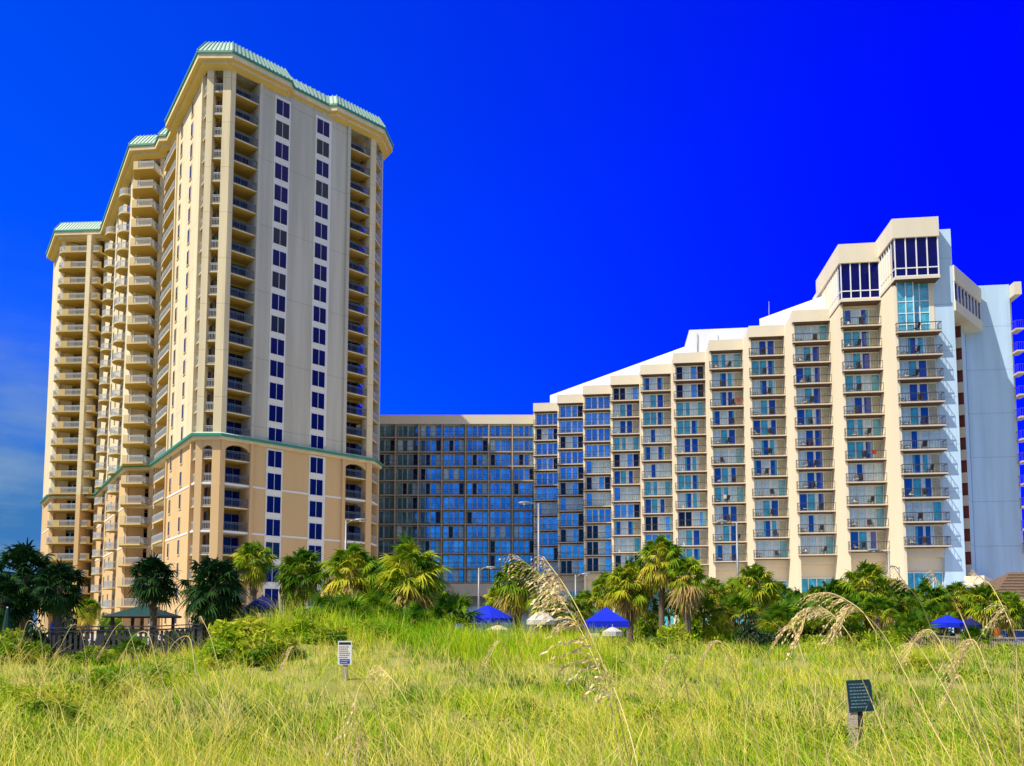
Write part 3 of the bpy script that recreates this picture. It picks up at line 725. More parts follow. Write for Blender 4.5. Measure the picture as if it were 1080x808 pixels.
part('entrance_canopy', hotel, lambda m: Fb.box(m, -.1, bl+2.5, -2, 1.8, 6.0, 7.3, M['hotel_band'])); part('entrance_glazing', hotel, lambda m: Fb.box(m, 0, bl+2.4, -2, 1.6, 1, 5.99, M['deep_glass']))
# ground storey glazing under the bays
for i, F in enumerate(bays):
    gm = 'teal_glass' if i != 1 else 'sheer_glass'
    def sf(m):
        for q in range(5):
            x = .32+(WB-.5)*q/4; F.box(m, x, x+.09, -RB-.55, -RB-.45, 4.2, 7.7, M['frame_white'])
        F.box(m, .32, WB-.05, -RB-.55, -RB-.44, 7.7, 7.85, M['frame_white'])
    o = part('storefront', hotel, sf)
    def sp(m): F.box(m, .32, WB-.05, -RB-.6, -RB-.52, .6, 7.7, M[gm])
    part('pane', o, sp)
def sf(m):
    for q in range(30):
        x = cols[0]+(cols[-1]-cols[0])*q/29; FW.box(m, x-.05, x+.05, -RB+.05, -RB+.1, .6, 5.2, M['frame_white'])
    FW.box(m, cols[0], cols[-1], -RB+.05, -RB+.11, 5.2, 5.32, M['frame_white'])
o = part('storefront', hotel, sf); part('pane', o, lambda m: FW.box(m, cols[0], cols[-1], -RB, -RB+.045, .6, 5.2, M['sheer_glass']))
part('parapet', hotel, lambda m: FW.box(m, cols[0]-6, cols[-1], -RB, .03, 7.2, 9.5, M['hotel_band']))
hw.build('wall', hotel, HB)
an = MB()
for px, py0, py1, Yd in ((811, 318, 342, 112), (670, 386, 402, 128), (735.5, 352, 366, 116)):
    a = un(px, py1, Yd); b = un(px, py0, Yd); an.tube([(a.x, a.y, a.z-1.5), b], .05, M['metal'], 5)
o = an.build('antenna', hotel, HB); o['kind'] = 'stuff'

# balcony furniture of the nearest bays
def chair_mesh(matn):
    c = MB(); m = M[matn]; k = M['rail_dark']
    c.box(0, .5, 0, .5, .38, .44, m)
    c.hexa([(0,.44,.44),(.5,.44,.44),(.5,.5,.44),(0,.5,.44),(0,.58,.95),(.5,.58,.95),(.5,.64,.95),(0,.64,.95)], m)
    for x in (0, .45):
        for y in (0, .45): c.box(x, x+.05, y, y+.05, 0, .38, k)
        c.box(x, x+.05, 0, .5, .6, .64, k); c.box(x, x+.05, 0, .05, .44, .6, k)
    return c.mesh('patio_chair')
CH = {n: chair_mesh(n) for n in ('canvas_white', 'wood_dark')}
ordn = ['lowest', 'second lowest', 'third lowest', 'fourth lowest', 'fifth lowest', 'middle', 'fifth highest', 'fourth highest', 'third highest', 'second highest', 'highest']
bayn = ['end bay beside the white wall', 'second bay from the white end wall', 'third bay from the white end wall', 'fourth bay from the white end wall', 'fifth bay from the white end wall']
for i in range(5):
    for k in range(10 if i == 0 else 11):
        F = bays[i]
        on = ordn[k] if i else ['lowest', 'second lowest', 'third lowest', 'fourth lowest', 'fifth lowest', 'fifth highest', 'fourth highest', 'third highest', 'second highest', 'highest'][k]
        for q, (mn, u, word) in enumerate((('canvas_white', .6+random.random()*.4, 'pale'), ('wood_dark', 1.9+random.random()*1.6, 'dark'))):
            o = link('patio_chair', CH[mn], None, F.p(u, -.55-random.random()*.3, HZ[k]), F.rz+random.uniform(2.4, 3.9) if q else F.rz+random.uniform(-.5, .9))
            tag(o, '%s patio chair, %s balcony, %s' % (word, on, bayn[i]), 'chair', 'patio chairs on the hotel balconies')
def towel(i, k, u, mn, label):
    F = bays[i]; c = MB(); c.box(0, .42, -.03, -.0, -.5, .03, M[mn]); c.box(0, .42, .001, .16, .0, .035, M[mn]); c.box(0, .42, .13, .16, -.4, -.001, M[mn])
    tag(link('towel', c.mesh('towel'), None, F.p(u, 0.0, HZ[k]+1.02), F.rz), label, 'towel', 'towels hung on balcony rails')
towel(1, 4, 3.0, 'red_cloth', 'red towel over the rail of the second bay from the white end wall')
towel(4, 8, 3.7, 'red_cloth', 'red towel over a high rail of the fifth bay from the white end wall')
towel(4, 3, 1.5, 'canvas_white', 'white towel over a low rail of the fifth bay from the white end wall')

# ------------------------------------------------------------------ numpy leaf meshes
def quads_mesh(name, V, mats, tint, mat_idx=None):
    """V: (n, 4, 3) quads"""
    n = len(V); me = bpy.data.meshes.new(name)
    me.vertices.add(n*4); me.vertices.foreach_set('co', V.reshape(-1).astype(np.float32))
    me.loops.add(n*4); me.loops.foreach_set('vertex_index', np.arange(n*4, dtype=np.int32))
    me.polygons.add(n); me.polygons.foreach_set('loop_start', np.arange(0, n*4, 4, dtype=np.int32))
    try: me.polygons.foreach_set('loop_total', np.full(n, 4, dtype=np.int32))
    except Exception: pass
    for m in mats: me.materials.append(m)
    if mat_idx is not None: me.polygons.foreach_set('material_index', mat_idx.astype(np.int32))
    at = me.attributes.new('tint', 'FLOAT', 'POINT'); at.data.foreach_set('value', np.repeat(tint, 4).astype(np.float32))
    me.update(); me.validate(); return me
def strips(P, Wd, side):
    """P: (n, k, 3) centre lines, Wd: (n, k) half widths, side: (n, 3) or (n,k,3) -> (n*(k-1), 4, 3) quads"""
    sd = side[:, None, :] if side.ndim == 2 else side
    A = P-sd*Wd[..., None]; B = P+sd*Wd[..., None]
    Q = np.stack([A[:, :-1], B[:, :-1], B[:, 1:], A[:, 1:]], 2)
    return Q.reshape(-1, 4, 3)
def nrm(v): return v/np.maximum(np.linalg.norm(v, axis=-1, keepdims=True), 1e-9)

def fan_fronds(n, seed, R_=1.3, elmin=-35, elmax=85, leaf=17, droop=.35, tintlo=0, tinthi=1, petiole=.5, blade=.62):
    g = np.random.default_rng(seed); Qs = []; Ts = []
    for i in range(n):
        az = i*2.39996+g.uniform(-.35, .35); fr = (i+.5)/n
        el = R(elmax+(elmin-elmax)*fr**.9+g.uniform(-9, 9))
        d = np.array([math.cos(az)*math.cos(el), math.sin(az)*math.cos(el), math.sin(el)])
        s_ = nrm(np.cross(d, [0, 0, 1.0]) if abs(d[2]) < .97 else np.array([1.0, 0, 0])); up = np.cross(s_, d)
        roll = g.uniform(-.6, .6); s_ = s_*math.cos(roll)+up*math.sin(roll); up = np.cross(s_, d)
        lp = R_*petiole*g.uniform(.6, 1.2); lb = R_*blade*g.uniform(.65, 1.2)
        hub = d*lp-np.array([0, 0, .06*R_])*max(0, 1-el)
        tt = np.linspace(0, 1, 4); pet = np.outer(tt, hub)
        base = g.uniform(tintlo, tinthi)*(.55+.45*fr) if fr < .8 else g.uniform(.4, 1)*tinthi
        Qs.append(strips(pet[None], np.full((1, 4), .018*R_), up[None])); Ts.append(np.full(3, min(1, base+.2)))
        a = np.linspace(-1.95, 1.95, leaf)+g.uniform(-.05, .05, leaf)
        dirs = np.outer(np.cos(a), d)+np.outer(np.sin(a), s_)+up*(-.12-.25*np.abs(a)[:, None]/2)
        dirs = nrm(dirs); ll = lb*(1-.16*np.abs(a))*g.uniform(.85, 1.08, leaf)
        k = np.array([0, .4, .75, 1.0])
        P = hub+dirs[:, None, :]*(ll[:, None]*k)[..., None]
        P[..., 2] -= (droop*ll[:, None]*k**2.2)*g.uniform(.5, 1.3, (leaf, 1))
        sd = nrm(np.cross(dirs, up)); wd = np.outer(np.full(leaf, .0255*R_*17/leaf)*g.uniform(.7, 1.2, leaf), [.8, 1, .55, .04])
        Qs.append(strips(P, wd, sd)); Ts.append(np.repeat(np.clip(base+g.uniform(-.1, .1, leaf), 0, 1), 3))
    return np.concatenate(Qs), np.concatenate(Ts)
CR = {}
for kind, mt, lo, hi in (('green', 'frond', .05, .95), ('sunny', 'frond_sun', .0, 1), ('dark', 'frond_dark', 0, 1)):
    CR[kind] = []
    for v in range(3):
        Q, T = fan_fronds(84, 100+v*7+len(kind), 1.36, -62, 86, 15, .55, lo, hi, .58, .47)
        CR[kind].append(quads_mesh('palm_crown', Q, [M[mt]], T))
DEAD = []
for v in range(3):
    Q, T = fan_fronds(26, 300+v, 1.3, -84, -22, 15, .6, 0, 1, .42); DEAD.append(quads_mesh('dead_fronds', Q, [M['dead']], T))
LOWP = []
for v in range(3):
    Q, T = fan_fronds(34, 400+v, 1.05, 5, 85, 17, .3, .1, .9, .75); LOWP.append(quads_mesh('palmetto_fronds', Q, [M['frond']], T))
def trunk(name, parent, h, r0, r1, lean=(0, 0), boots=True, seed=0):
    g = random.Random(seed); mb = MB(); n = 12
    pts = [(lean[0]*(i/n)**1.5, lean[1]*(i/n)**1.5, h*i/n-.25*(i == 0)) for i in range(n+1)]
    mb.tube(pts, [(r0*(1.25 if i == 0 else 1)+(r1-r0)*i/n)*g.uniform(.93, 1.08) for i in range(n+1)], M['bark'], 9)
    if boots:
        for q in range(int(h*.5/.09)):
            z = h*(.5+.5*q/(h*.5/.09)); a = q*2.4+g.uniform(-.3, .3); k = z/h
            cx, cy = lean[0]*k**1.5, lean[1]*k**1.5; r = r0+(r1-r0)*k
            p0 = Vector((cx+math.cos(a)*r*.8, cy+math.sin(a)*r*.8, z)); p1 = p0+Vector((math.cos(a)*.13, math.sin(a)*.13, .22))
            mb.tube([p0, p1], [.045, .02], M['boot'], 4, False)
    return mb.build(name, parent)
def palm(px, py, rpx, D, kind, label, dead=1, lean=0, tr=.17, seed=None):
    c = un(px, py, D); seed = seed if seed is not None else int(px*7)
    gx = c.x-lean; g = hzf(gx, D)
    t_ = empty('palm_tree', (gx, D, g)); tag(t_, label, 'palm tree', 'palm trees in front of the buildings')
    h = max(.6, c.z-g); Rm = rpx*.94*D/FPX; rr = random.Random(seed)
    trunk('trunk', t_, h, tr*1.1, tr*.95, (lean, 0), True, seed)
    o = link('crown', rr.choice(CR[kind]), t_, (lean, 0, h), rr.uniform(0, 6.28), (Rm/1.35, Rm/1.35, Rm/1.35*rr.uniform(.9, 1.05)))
    if dead: link('dead_fronds', rr.choice(DEAD), t_, (lean, 0, h-.05), rr.uniform(0, 6.28), Rm/1.45*dead)
    return t_

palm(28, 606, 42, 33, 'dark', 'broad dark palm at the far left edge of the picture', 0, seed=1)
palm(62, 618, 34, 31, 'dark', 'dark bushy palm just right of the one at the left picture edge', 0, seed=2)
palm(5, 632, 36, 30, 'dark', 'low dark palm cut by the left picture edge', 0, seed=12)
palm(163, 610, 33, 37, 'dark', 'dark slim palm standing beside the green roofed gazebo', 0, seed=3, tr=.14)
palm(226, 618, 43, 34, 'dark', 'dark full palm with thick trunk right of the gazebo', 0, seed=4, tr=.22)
palm(268, 590, 27, 42, 'sunny', 'sunlit yellow green palm behind the navy umbrella', 1, seed=5)
palm(318, 603, 32, 45, 'green', 'deep green palm right of the navy umbrella and pale snag', .9, seed=6)
palm(372, 602, 42, 40, 'sunny', 'bushy sunlit palm at the base of the left street lamp', 1.15, seed=7, tr=.22)
palm(432, 606, 50, 38, 'sunny', 'largest sunlit palm, in front of the flat hotel wing', 1.15, seed=8, tr=.22)
palm(546, 612, 34, 42, 'sunny', 'palm with browning skirt beside the blue umbrella', 1.1, seed=9)
palm(575, 636, 23, 40, 'sunny', 'small half dead palm behind the white umbrella', 1.35, seed=10, tr=.12)
palm(697, 588, 32, 42, 'sunny', 'tallest slim palm left of the tall middle lamp, bare trunk', 1.05, seed=11, tr=.15)
palm(724, 606, 28, 41, 'sunny', 'shaggy brown palm close right of the tallest slim palm', 1.3, seed=13, tr=.2)
palm(664, 615, 33, 44, 'sunny', 'leafy palm between the blue canopy tent and the tallest slim palm', 1.1, seed=14)
palm(638, 622, 22, 52, 'sunny', 'small pale palm behind the blue canopy tent', 1, seed=15)
palm(752, 622, 20, 47, 'sunny', 'small brown palm near the tan parasol', 1.3, seed=16, tr=.12)
palm(797, 618, 32, 45, 'sunny', 'bushy palm right of the tall middle lamp', 1.1, seed=17)
palm(842, 640, 26, 43, 'green', 'low dark green palm under the third hotel bay', .9, seed=18)
palm(880, 632, 28, 46, 'green', 'green palm under the second hotel bay, left of the bright one', .9, seed=19)
palm(914, 620, 34, 45, 'sunny', 'bright full palm left of the lamp by the end bay', 1, seed=20, tr=.2)
palm(948, 632, 25, 47, 'green', 'green palm just right of the lamp by the end bay', 1, seed=21)
palm(979, 632, 27, 48, 'green', 'palm in front of the white end wall, above the right blue umbrella', 1, seed=22)
palm(1008, 630, 26, 49, 'sunny', 'yellowish palm right of the white end wall edge', 1, seed=23)
palm(1038, 636, 28, 47, 'sunny', 'shaggy palm in front of the brown roofed bar hut', 1.1, seed=24, tr=.2)
palm(1064, 640, 22, 50, 'sunny', 'palm against the brown hut roof at the right picture edge', 1, seed=26)
for a in ((396, 612, 26, 43, 'sunny', 'small palm wedged between the two bushiest sunlit palms', 1.1), (458, 628, 20, 46, 'green', 'small green palm at the right shoulder of the largest palm', 1), (524, 632, 17, 50, 'sunny', 'tiny palm left of the browning palm', 1.2),
          (616, 636, 17, 50, 'sunny', 'tiny palm left of the blue canopy tent', 1.2), (681, 608, 24, 47, 'green', 'green palm just left of the tallest slim palm', 1), (772, 626, 20, 49, 'sunny', 'small palm behind the tall middle lamp pole', 1.2),
          (821, 628, 21, 48, 'green', 'small palm right of the bushy palm by the tall middle lamp', 1), (861, 634, 21, 47, 'sunny', 'small yellow palm between the second and third hotel bays', 1.2), (897, 640, 17, 44, 'green', 'short palm at the left shoulder of the bright full palm', 1),
          (931, 640, 18, 44, 'sunny', 'short palm at the foot of the lamp by the end bay', 1.2), (963, 642, 18, 45, 'sunny', 'short palm under the corner of the end bay', 1.2), (994, 634, 20, 51, 'green', 'green palm below the right rim of the white end wall', 1)):
    palm(*a[:6], dead=a[6], tr=.14)
palm(93, 642, 17, 70, 'sunny', 'little bright palm far behind at the foot of the cream tower', .6, seed=25, tr=.2)

def palmetto(px, py, rpx, D, label, seed):
    c = un(px, py, D); g = hzf(c.x, D); Rm = rpx*D/FPX
    t_ = empty('palmetto', (c.x, D, g)); tag(t_, label, 'palmetto', 'low palmettos in the dune')
    mb = MB(); mb.tube([(0,0,-.1), (.03,0,max(.15, c.z-g))], [.1, .08], M['bark'], 7); mb.build('stem', t_)
    link('fronds', LOWP[seed % 3], t_, (0, 0, max(.1, c.z-g)), seed, Rm/1.15)
palmetto(478, 658, 34, 31, 'wide low palmetto half hiding the left blue umbrella', 1)
palmetto(368, 662, 40, 27, 'light green palmetto on the mound behind the white sign', 2)
palmetto(138, 690, 22, 26, 'small bright palmetto in front of the wooden boardwalk fence', 3)
palmetto(962, 668, 26, 36, 'blue green palmetto left of the right blue umbrella', 4)
palmetto(822, 660, 27, 36, 'spiky palmetto under the right bushy palm', 5)
palmetto(440, 665, 30, 30, 'pale palmetto below the largest sunlit palm', 6)
palmetto(1030, 678, 20, 34, 'small palmetto in front of the picket fence', 7)

for a in ((600, 652, 24, 45, 'palmetto between the white umbrella and the blue canopy tent', 11), (705, 650, 26, 44, 'palmetto between the two trunks of the tallest palms', 12), (742, 652, 26, 43, 'palmetto below the tan parasol', 13),
          (778, 648, 26, 42, 'palmetto at the foot of the tall middle lamp', 14), (838, 655, 26, 40, 'palmetto in front of the low dark green palm', 15), (885, 652, 26, 41, 'palmetto left of the bright full palm', 16), (925, 650, 24, 41, 'palmetto right of the bright full palm', 17),
          (985, 655, 22, 43, 'palmetto just left of the right blue umbrella', 18), (395, 655, 34, 31, 'bright palmetto between the white sign and the largest sunlit palm', 19), (348, 652, 30, 28, 'bright palmetto on the mound crest', 20), (420, 668, 30, 27, 'low palmetto right of the white sign', 21)): palmetto(*a)

def leaf_blob(n, seed, rx, ry, rz_, mat, lsz=.085, clumps=14):
    g = np.random.default_rng(seed)
    cc = nrm(g.normal(size=(clumps, 3)))*g.uniform(.35, .85, (clumps, 1)); cc[:, 2] = np.abs(cc[:, 2])
    cr = g.uniform(.22, .42, clumps); ct = g.uniform(.15, .85, clumps); pk = g.integers(0, clumps, n)
    p = cc[pk]+nrm(g.normal(size=(n, 3)))*(cr[pk]*g.uniform(.5, 1.05, n))[:, None]
    p[:, 2] = np.maximum(p[:, 2], .02); p = p*np.array([rx, ry, rz_])
    a = nrm(g.normal(size=(n, 3))+np.array([0, 0, .6])); b = nrm(np.cross(a, g.normal(size=(n, 3))))
    sz = lsz*g.uniform(.6, 1.4, n)
    P = np.stack([p-a*sz[:, None], p+a*sz[:, None]*.1, p+a*sz[:, None]], 1)
    wd = np.outer(sz, [.08, .42, .05])
    Q = strips(P, wd, b)
    return quads_mesh('shrub_leaves', Q, [M[mat]], np.repeat(np.clip(ct[pk]+g.uniform(-.25, .25, n), 0, 1), 2))
SB = {k: [leaf_blob(2600, 500+v+len(k), 1, 1, 1, k, .075) for v in range(3)] for k in ('shrub', 'shrub_dark', 'shrub_sun')}
def shrub(px, pytop, wpx, D, kind, label, seed, depth=1.2):
    c = un(px, pytop, D); g = hzf(c.x, D); t_ = empty('shrub', (c.x, D, g-.05))
    tag(t_, label, 'shrub', 'shrubs along the dune edge'); rr = random.Random(seed)
    mb = MB()
    for q in range(5):
        a = rr.uniform(0, 6.28); r = rr.uniform(.1, .45)*wpx/2*D/FPX
        mb.tube([(0,0,-.1), (math.cos(a)*r*.4, math.sin(a)*r*.4, (c.z-g)*.35), (math.cos(a)*r, math.sin(a)*r, (c.z-g)*.75)], [.04, .03, .012], M['bark'], 5)
    mb.build('branches', t_)
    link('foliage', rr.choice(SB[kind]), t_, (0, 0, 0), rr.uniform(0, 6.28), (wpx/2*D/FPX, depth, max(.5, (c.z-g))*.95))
shrub(122, 645, 40, 62, 'shrub', 'sunlit shrub at the foot of the cream tower left of the gazebo', 1, 1.6)
shrub(35, 655, 60, 29, 'shrub_dark', 'dark bush under the left edge palms', 2)
shrub(20, 662, 55, 26, 'shrub', 'olive bush in front of the left edge palms', 3)
shrub(100, 680, 40, 27, 'shrub', 'rusty green bush before the boardwalk fence', 4)
shrub(190, 655, 50, 45, 'shrub_dark', 'dark hedge bush behind the boardwalk fence', 5)
shrub(268, 644, 60, 33, 'shrub_dark', 'dark green bush under the navy umbrella', 6)
shrub(322, 640, 60, 36, 'shrub', 'bright bush right of the pale snag', 7)
shrub(345, 632, 50, 42, 'shrub_dark', 'dark green bush under the left street lamp', 8)
shrub(400, 650, 60, 33, 'shrub', 'light green bush between the two bushiest palms', 9)
shrub(458, 662, 60, 32, 'shrub', 'olive bush under the largest sunlit palm', 10)
shrub(545, 674, 40, 32, 'shrub', 'bush below the tan umbrella', 11)
shrub(600, 648, 50, 50, 'shrub', 'bush between the white umbrella and the blue canopy tent', 12, 1.6)
shrub(652, 671, 36, 33, 'shrub', 'small bright bush in front of the blue canopy tent', 13)
shrub(690, 640, 60, 47, 'shrub', 'bush behind the tallest slim palm trunk', 14, 1.6)
shrub(755, 646, 70, 42, 'shrub_sun', 'broad bush under the tan parasol', 15, 1.5)
shrub(790, 650, 60, 39, 'shrub_dark', 'dark tangled bush at the foot of the tall middle lamp', 16, 1.5)
shrub(845, 645, 70, 44, 'shrub_dark', 'dark bush mass under the third hotel bay', 17, 1.6)
shrub(900, 650, 70, 42, 'shrub_sun', 'bush below the bright full palm', 18, 1.6)
shrub(932, 655, 50, 39, 'shrub_sun', 'olive bush at the foot of the lamp by the end bay', 19, 1.5)
shrub(1000, 660, 60, 45, 'shrub_dark', 'dark bush behind the right blue umbrella', 20, 1.6)
shrub(1062, 672, 50, 37, 'shrub', 'bush before the picket fence at the right picture edge', 21, 1.4)
shrub(715, 655, 50, 40, 'shrub_sun', 'green bush around the shaggy brown palm trunk', 22, 1.4)
shrub(470, 668, 50, 36, 'shrub', 'bush between the wide palmetto and the largest sunlit palm', 23, 1.4)
shrub(612, 672, 30, 34, 'shrub', 'small bush left of the blue canopy tent', 24, 1.2)
shrub(870, 662, 55, 37, 'shrub_sun', 'pale bush left of the bright full palm', 25, 1.2)
shrub(975, 645, 60, 52, 'shrub_sun', 'bush beneath the white end wall', 26, 1.6)

for a in (
 (660, 632, 70, 50, 'shrub_sun', 'tall bush behind the leafy palm right of the blue canopy tent', 31, 1.6), (735, 640, 60, 46, 'shrub', 'bush filling the gap behind the shaggy brown palm', 32, 1.6),
 (770, 628, 46, 50, 'shrub_sun', 'bush beside the tall middle lamp, under the fifth bay', 33, 1.6), (820, 632, 60, 48, 'shrub', 'bush right of the bushy palm by the tall middle lamp', 34, 1.6),
 (862, 640, 60, 48, 'shrub_sun', 'bush under the pier between the second and third bays', 35, 1.6), (897, 638, 50, 50, 'shrub_dark', 'dark bush behind the bright full palm', 36, 1.6),
 (930, 636, 50, 51, 'shrub_sun', 'bush behind the lamp by the end bay', 37, 1.6), (962, 640, 50, 50, 'shrub_dark', 'dark bush under the teal glass of the end bay', 38, 1.6),
 (1030, 645, 46, 50, 'shrub_dark', 'dark bush left of the bar hut counter', 39, 1.4), (805, 660, 50, 35, 'shrub_dark', 'low dark bush in front of the bushy palm', 40, 1.2),
 (690, 664, 44, 35, 'shrub', 'low bush around the bare trunk of the tallest slim palm', 41, 1.2), (470, 645, 50, 44, 'shrub_sun', 'bush between the largest sunlit palm and the blue umbrella', 42, 1.5),
 (410, 628, 46, 46, 'shrub_sun', 'tall bush between the bushy lamp palm and the largest palm', 43, 1.5), (300, 655, 50, 32, 'shrub', 'pale bush at the foot of the dead snag', 44, 1.2),
 (248, 652, 44, 36, 'shrub_dark', 'dark bush behind the dark board fence', 45, 1.2), (75, 648, 50, 36, 'shrub_dark', 'dark bush behind the left end of the boardwalk fence', 46, 1.4),
 (345, 655, 56, 31, 'shrub', 'bright bush above the white notice sign', 47, 1.2), (560, 662, 30, 46, 'shrub', 'bush under the browning palm', 48, 1.4),
 (590, 672, 40, 35, 'shrub', 'low bush left of the tall grass by the blue canopy tent', 49, 1.2), (1000, 676, 50, 37, 'shrub', 'low bush before the left end of the picket fence', 50, 1.0)): shrub(*a)

for a in (
 (262, 647, 110, 22, 'shrub_sun', 'broad yellow green bush on the mound left of the white sign', 61, 1.4), (322, 641, 96, 23.5, 'shrub_sun', 'yellow green bush on the mound crest nearest the white sign', 62, 1.2),
 (236, 676, 66, 21, 'shrub_sun', 'yellow bush at the left foot of the mound', 63, 1.0), (100, 706, 80, 17.5, 'shrub_sun', 'bright low bush in the grass left of the small palmetto', 64, .9),
 (172, 704, 70, 19, 'shrub_sun', 'bright low bush in the grass below the fence right end', 65, .9), (34, 712, 80, 16, 'shrub_sun', 'low bush in the grass at the left picture edge', 66, .8),
 (60, 738, 70, 13.2, 'shrub', 'dark green low bush deep in the left grass', 67, .6), (425, 667, 76, 25, 'shrub_sun', 'bush in the grass below the largest sunlit palm', 68, .9),
 (392, 668, 70, 24, 'shrub', 'green bush right of the white sign', 69, .8), (1020, 700, 60, 20, 'shrub_sun', 'low bright bush in the grass at the right', 70, .8),
 (960, 694, 50, 22, 'shrub_sun', 'low bright bush in the grass right of the dark sign', 71, .8), (1062, 796, 44, 9.2, 'shrub', 'leafy green plant in the bottom right corner', 72, .3),
 (690, 742, 50, 13, 'shrub_sun', 'low green plant in the open grass below the slim palm', 73, .5), (288, 668, 80, 20.5, 'shrub', 'green bush on the near side of the mound left of the white sign', 75, 1.0), (345, 668, 50, 22, 'shrub', 'dark green bush just behind the white sign', 76, .9),
 (468, 672, 66, 27, 'shrub_sun', 'bush in the grass below the wide palmetto', 77, 1.0), (560, 680, 60, 28, 'shrub_sun', 'low scrub in the grass below the white umbrella', 78, .9),
 (760, 676, 80, 31, 'shrub_sun', 'low scrub at the grass edge below the tall middle lamp', 79, .9), (850, 676, 80, 31, 'shrub_sun', 'low scrub at the grass edge below the third bay', 80, .9), (925, 676, 70, 31, 'shrub_sun', 'low scrub at the grass edge below the lamp by the end bay', 81, .9),
 (205, 640, 46, 40, 'shrub_dark', 'tall dark bush between the slim dark palm and the thick trunked one', 91, 1.3), (250, 628, 50, 39, 'shrub_dark', 'tall dark bush filling the gap left of the navy umbrella', 92, 1.3),
 (180, 664, 60, 33, 'shrub_dark', 'dark bush just behind the fence under the gazebo eave', 93, .8), (118, 664, 60, 33, 'shrub_dark', 'dark bush just behind the middle of the boardwalk fence', 94, .8),
 (300, 622, 44, 46, 'shrub_dark', 'dark bush behind the pale snag', 95, 1.3), (20, 640, 60, 34, 'shrub_dark', 'dark bush mass under the palm at the picture edge', 96, 1.4),
 (395, 640, 60, 37, 'shrub_sun', 'sunny bush at the foot of the bushy lamp palm', 97, 1.2), (440, 648, 60, 35, 'shrub', 'bush at the trunk foot of the largest palm', 98, 1.2),
 (550, 726, 50, 14.5, 'shrub_sun', 'low green plant right of the centre in the grass', 74, .5)): shrub(*a)

# ------------------------------------------------------------------ street lamps
def lamp(px, ptop, D, side, label, arm=1.2):
    c = un(px, ptop, D); g = hzf(c.x, D); t_ = empty('street_lamp', (c.x, D, g)); tag(t_, label, 'street lamp', 'street lamps around the pool deck')
    h = c.z-g; mb = MB(); mb.tube([(0,0,-.1), (0,0,h)], [.11, .07], M['metal'], 8); mb.box(-.18,.18,-.18,.18,-.05,.12, M['metal']); mb.build('pole', t_)
    mb = MB(); mb.tube([(0,0,h-.25), (side*arm*.4,0,h+.02), (side*arm*.55,0,h+.05)], .04, M['metal'], 6); mb.build('arm', t_)
    mb = MB(); x0, x1 = sorted((side*arm*.5, side*(arm*.5+.95)))
    n = 8
    for q in range(n):       # cobra head: flattened tapering shell
        pass
    prof = [(.0, .05), (.15, .13), (.5, .17), (.8, .13), (.95, .04)]
    mb.tube([(side*(arm*.5+a), 0, h+.05) for a, _ in prof], [b for _, b in prof], M['metal'], 10)
    o = mb.build('lamp_head', t_)
    for v in o.data.vertices:
        v.co.z = h+.05+(v.co.z-h-.05)*.7
    mb = MB(); mb.tube([(side*(arm*.5+.5), 0, h-.02), (side*(arm*.5+.5), 0, h-.1)], [.14, .08], M['lens'], 10); mb.build('lens', o)
lamp(365, 549, 60, 1, 'street lamp in front of the cream tower, arm to the right')
lamp(568, 531, 60, -1, 'tall street lamp in front of the flat hotel wing, arm to the left')
lamp(505, 599, 72, 1, 'short lamp between the largest palm and the blue umbrella')
lamp(607, 606, 72, 1, 'small lamp left of the blue canopy tent', 1.0)
lamp(777, 551, 58, -1, 'tall middle street lamp before the fifth hotel bay')
lamp(937, 581, 58, -1, 'street lamp before the end bay, arm to the left')
lamp(948, 598, 70, -1, 'lower lamp just right of the lamp before the end bay', .7)

# ------------------------------------------------------------------ umbrellas, canopy, gazebo, hut
def umbrella(px, ptop, wpx, D, hpx, mn, label, sides=8, group='umbrellas around the pool'):
    c = un(px, ptop, D); g = hzf(c.x, D); t_ = empty('umbrella', (c.x, D, g)); tag(t_, label, 'umbrella', group)
    h = c.z-g; r = wpx/2*D/FPX; dz = hpx*D/FPX
    mb = MB(); mb.tube([(0,0,-.1), (0,0,h-.05)], .035, M['metal'], 6); mb.build('pole', t_)
    mb = MB(); ring = [(r*math.cos(6.2832*i/sides+.2), r*math.sin(6.2832*i/sides+.2)) for i in range(sides)]
    for i in range(sides):
        a, b = ring[i], ring[(i+1) % sides]; ma = (a[0]*.5, a[1]*.5, h-dz*.42); mbb = (b[0]*.5, b[1]*.5, h-dz*.42)
        mb.face([(0,0,h), ma, mbb], M[mn]); mb.face([ma, (a[0],a[1],h-dz), (b[0],b[1],h-dz), mbb], M[mn])
        mb.face([(a[0],a[1],h-dz), (a[0],a[1],h-dz-.22), (b[0],b[1],h-dz-.22), (b[0],b[1],h-dz)], M[mn])
    o = mb.build('canopy', t_)
    mb = MB()
    for a in ring: mb.tube([(0,0,h-.06), (a[0]*.97, a[1]*.97, h-dz-.03)], .012, M['wood'], 4)
    mb.build('ribs', o)['kind'] = 'stuff'
    mb = MB(); mb.tube([(0,0,h-.02), (0,0,h+.12)], [.04, .015], M['metal'], 6); mb.build('finial', t_)
umbrella(514, 638, 54, 40, 14, 'canvas_blue', 'bright blue umbrella beside the browning palm')
umbrella(491, 650, 30, 44, 8, 'canvas_blue', 'smaller blue umbrella peeking left of the bright blue one')
umbrella(525, 659, 26, 38, 5, 'canvas_tan', 'low tan umbrella under the bright blue one')
umbrella(571, 643, 32, 39.4, 11, 'canvas_white', 'white umbrella right of the browning palm')
umbrella(646, 661, 22, 38, 5, 'canvas_white', 'white parasol under the blue canopy tent')
umbrella(999, 649, 34, 38, 8, 'canvas_blue', 'blue umbrella below the white end wall')
umbrella(1023, 652, 22, 41, 7, 'canvas_navy', 'navy umbrella between the right blue one and the bar hut')
umbrella(277, 628, 37, 36, 13, 'canvas_navy', 'navy umbrella before the tower, left of the pale snag')
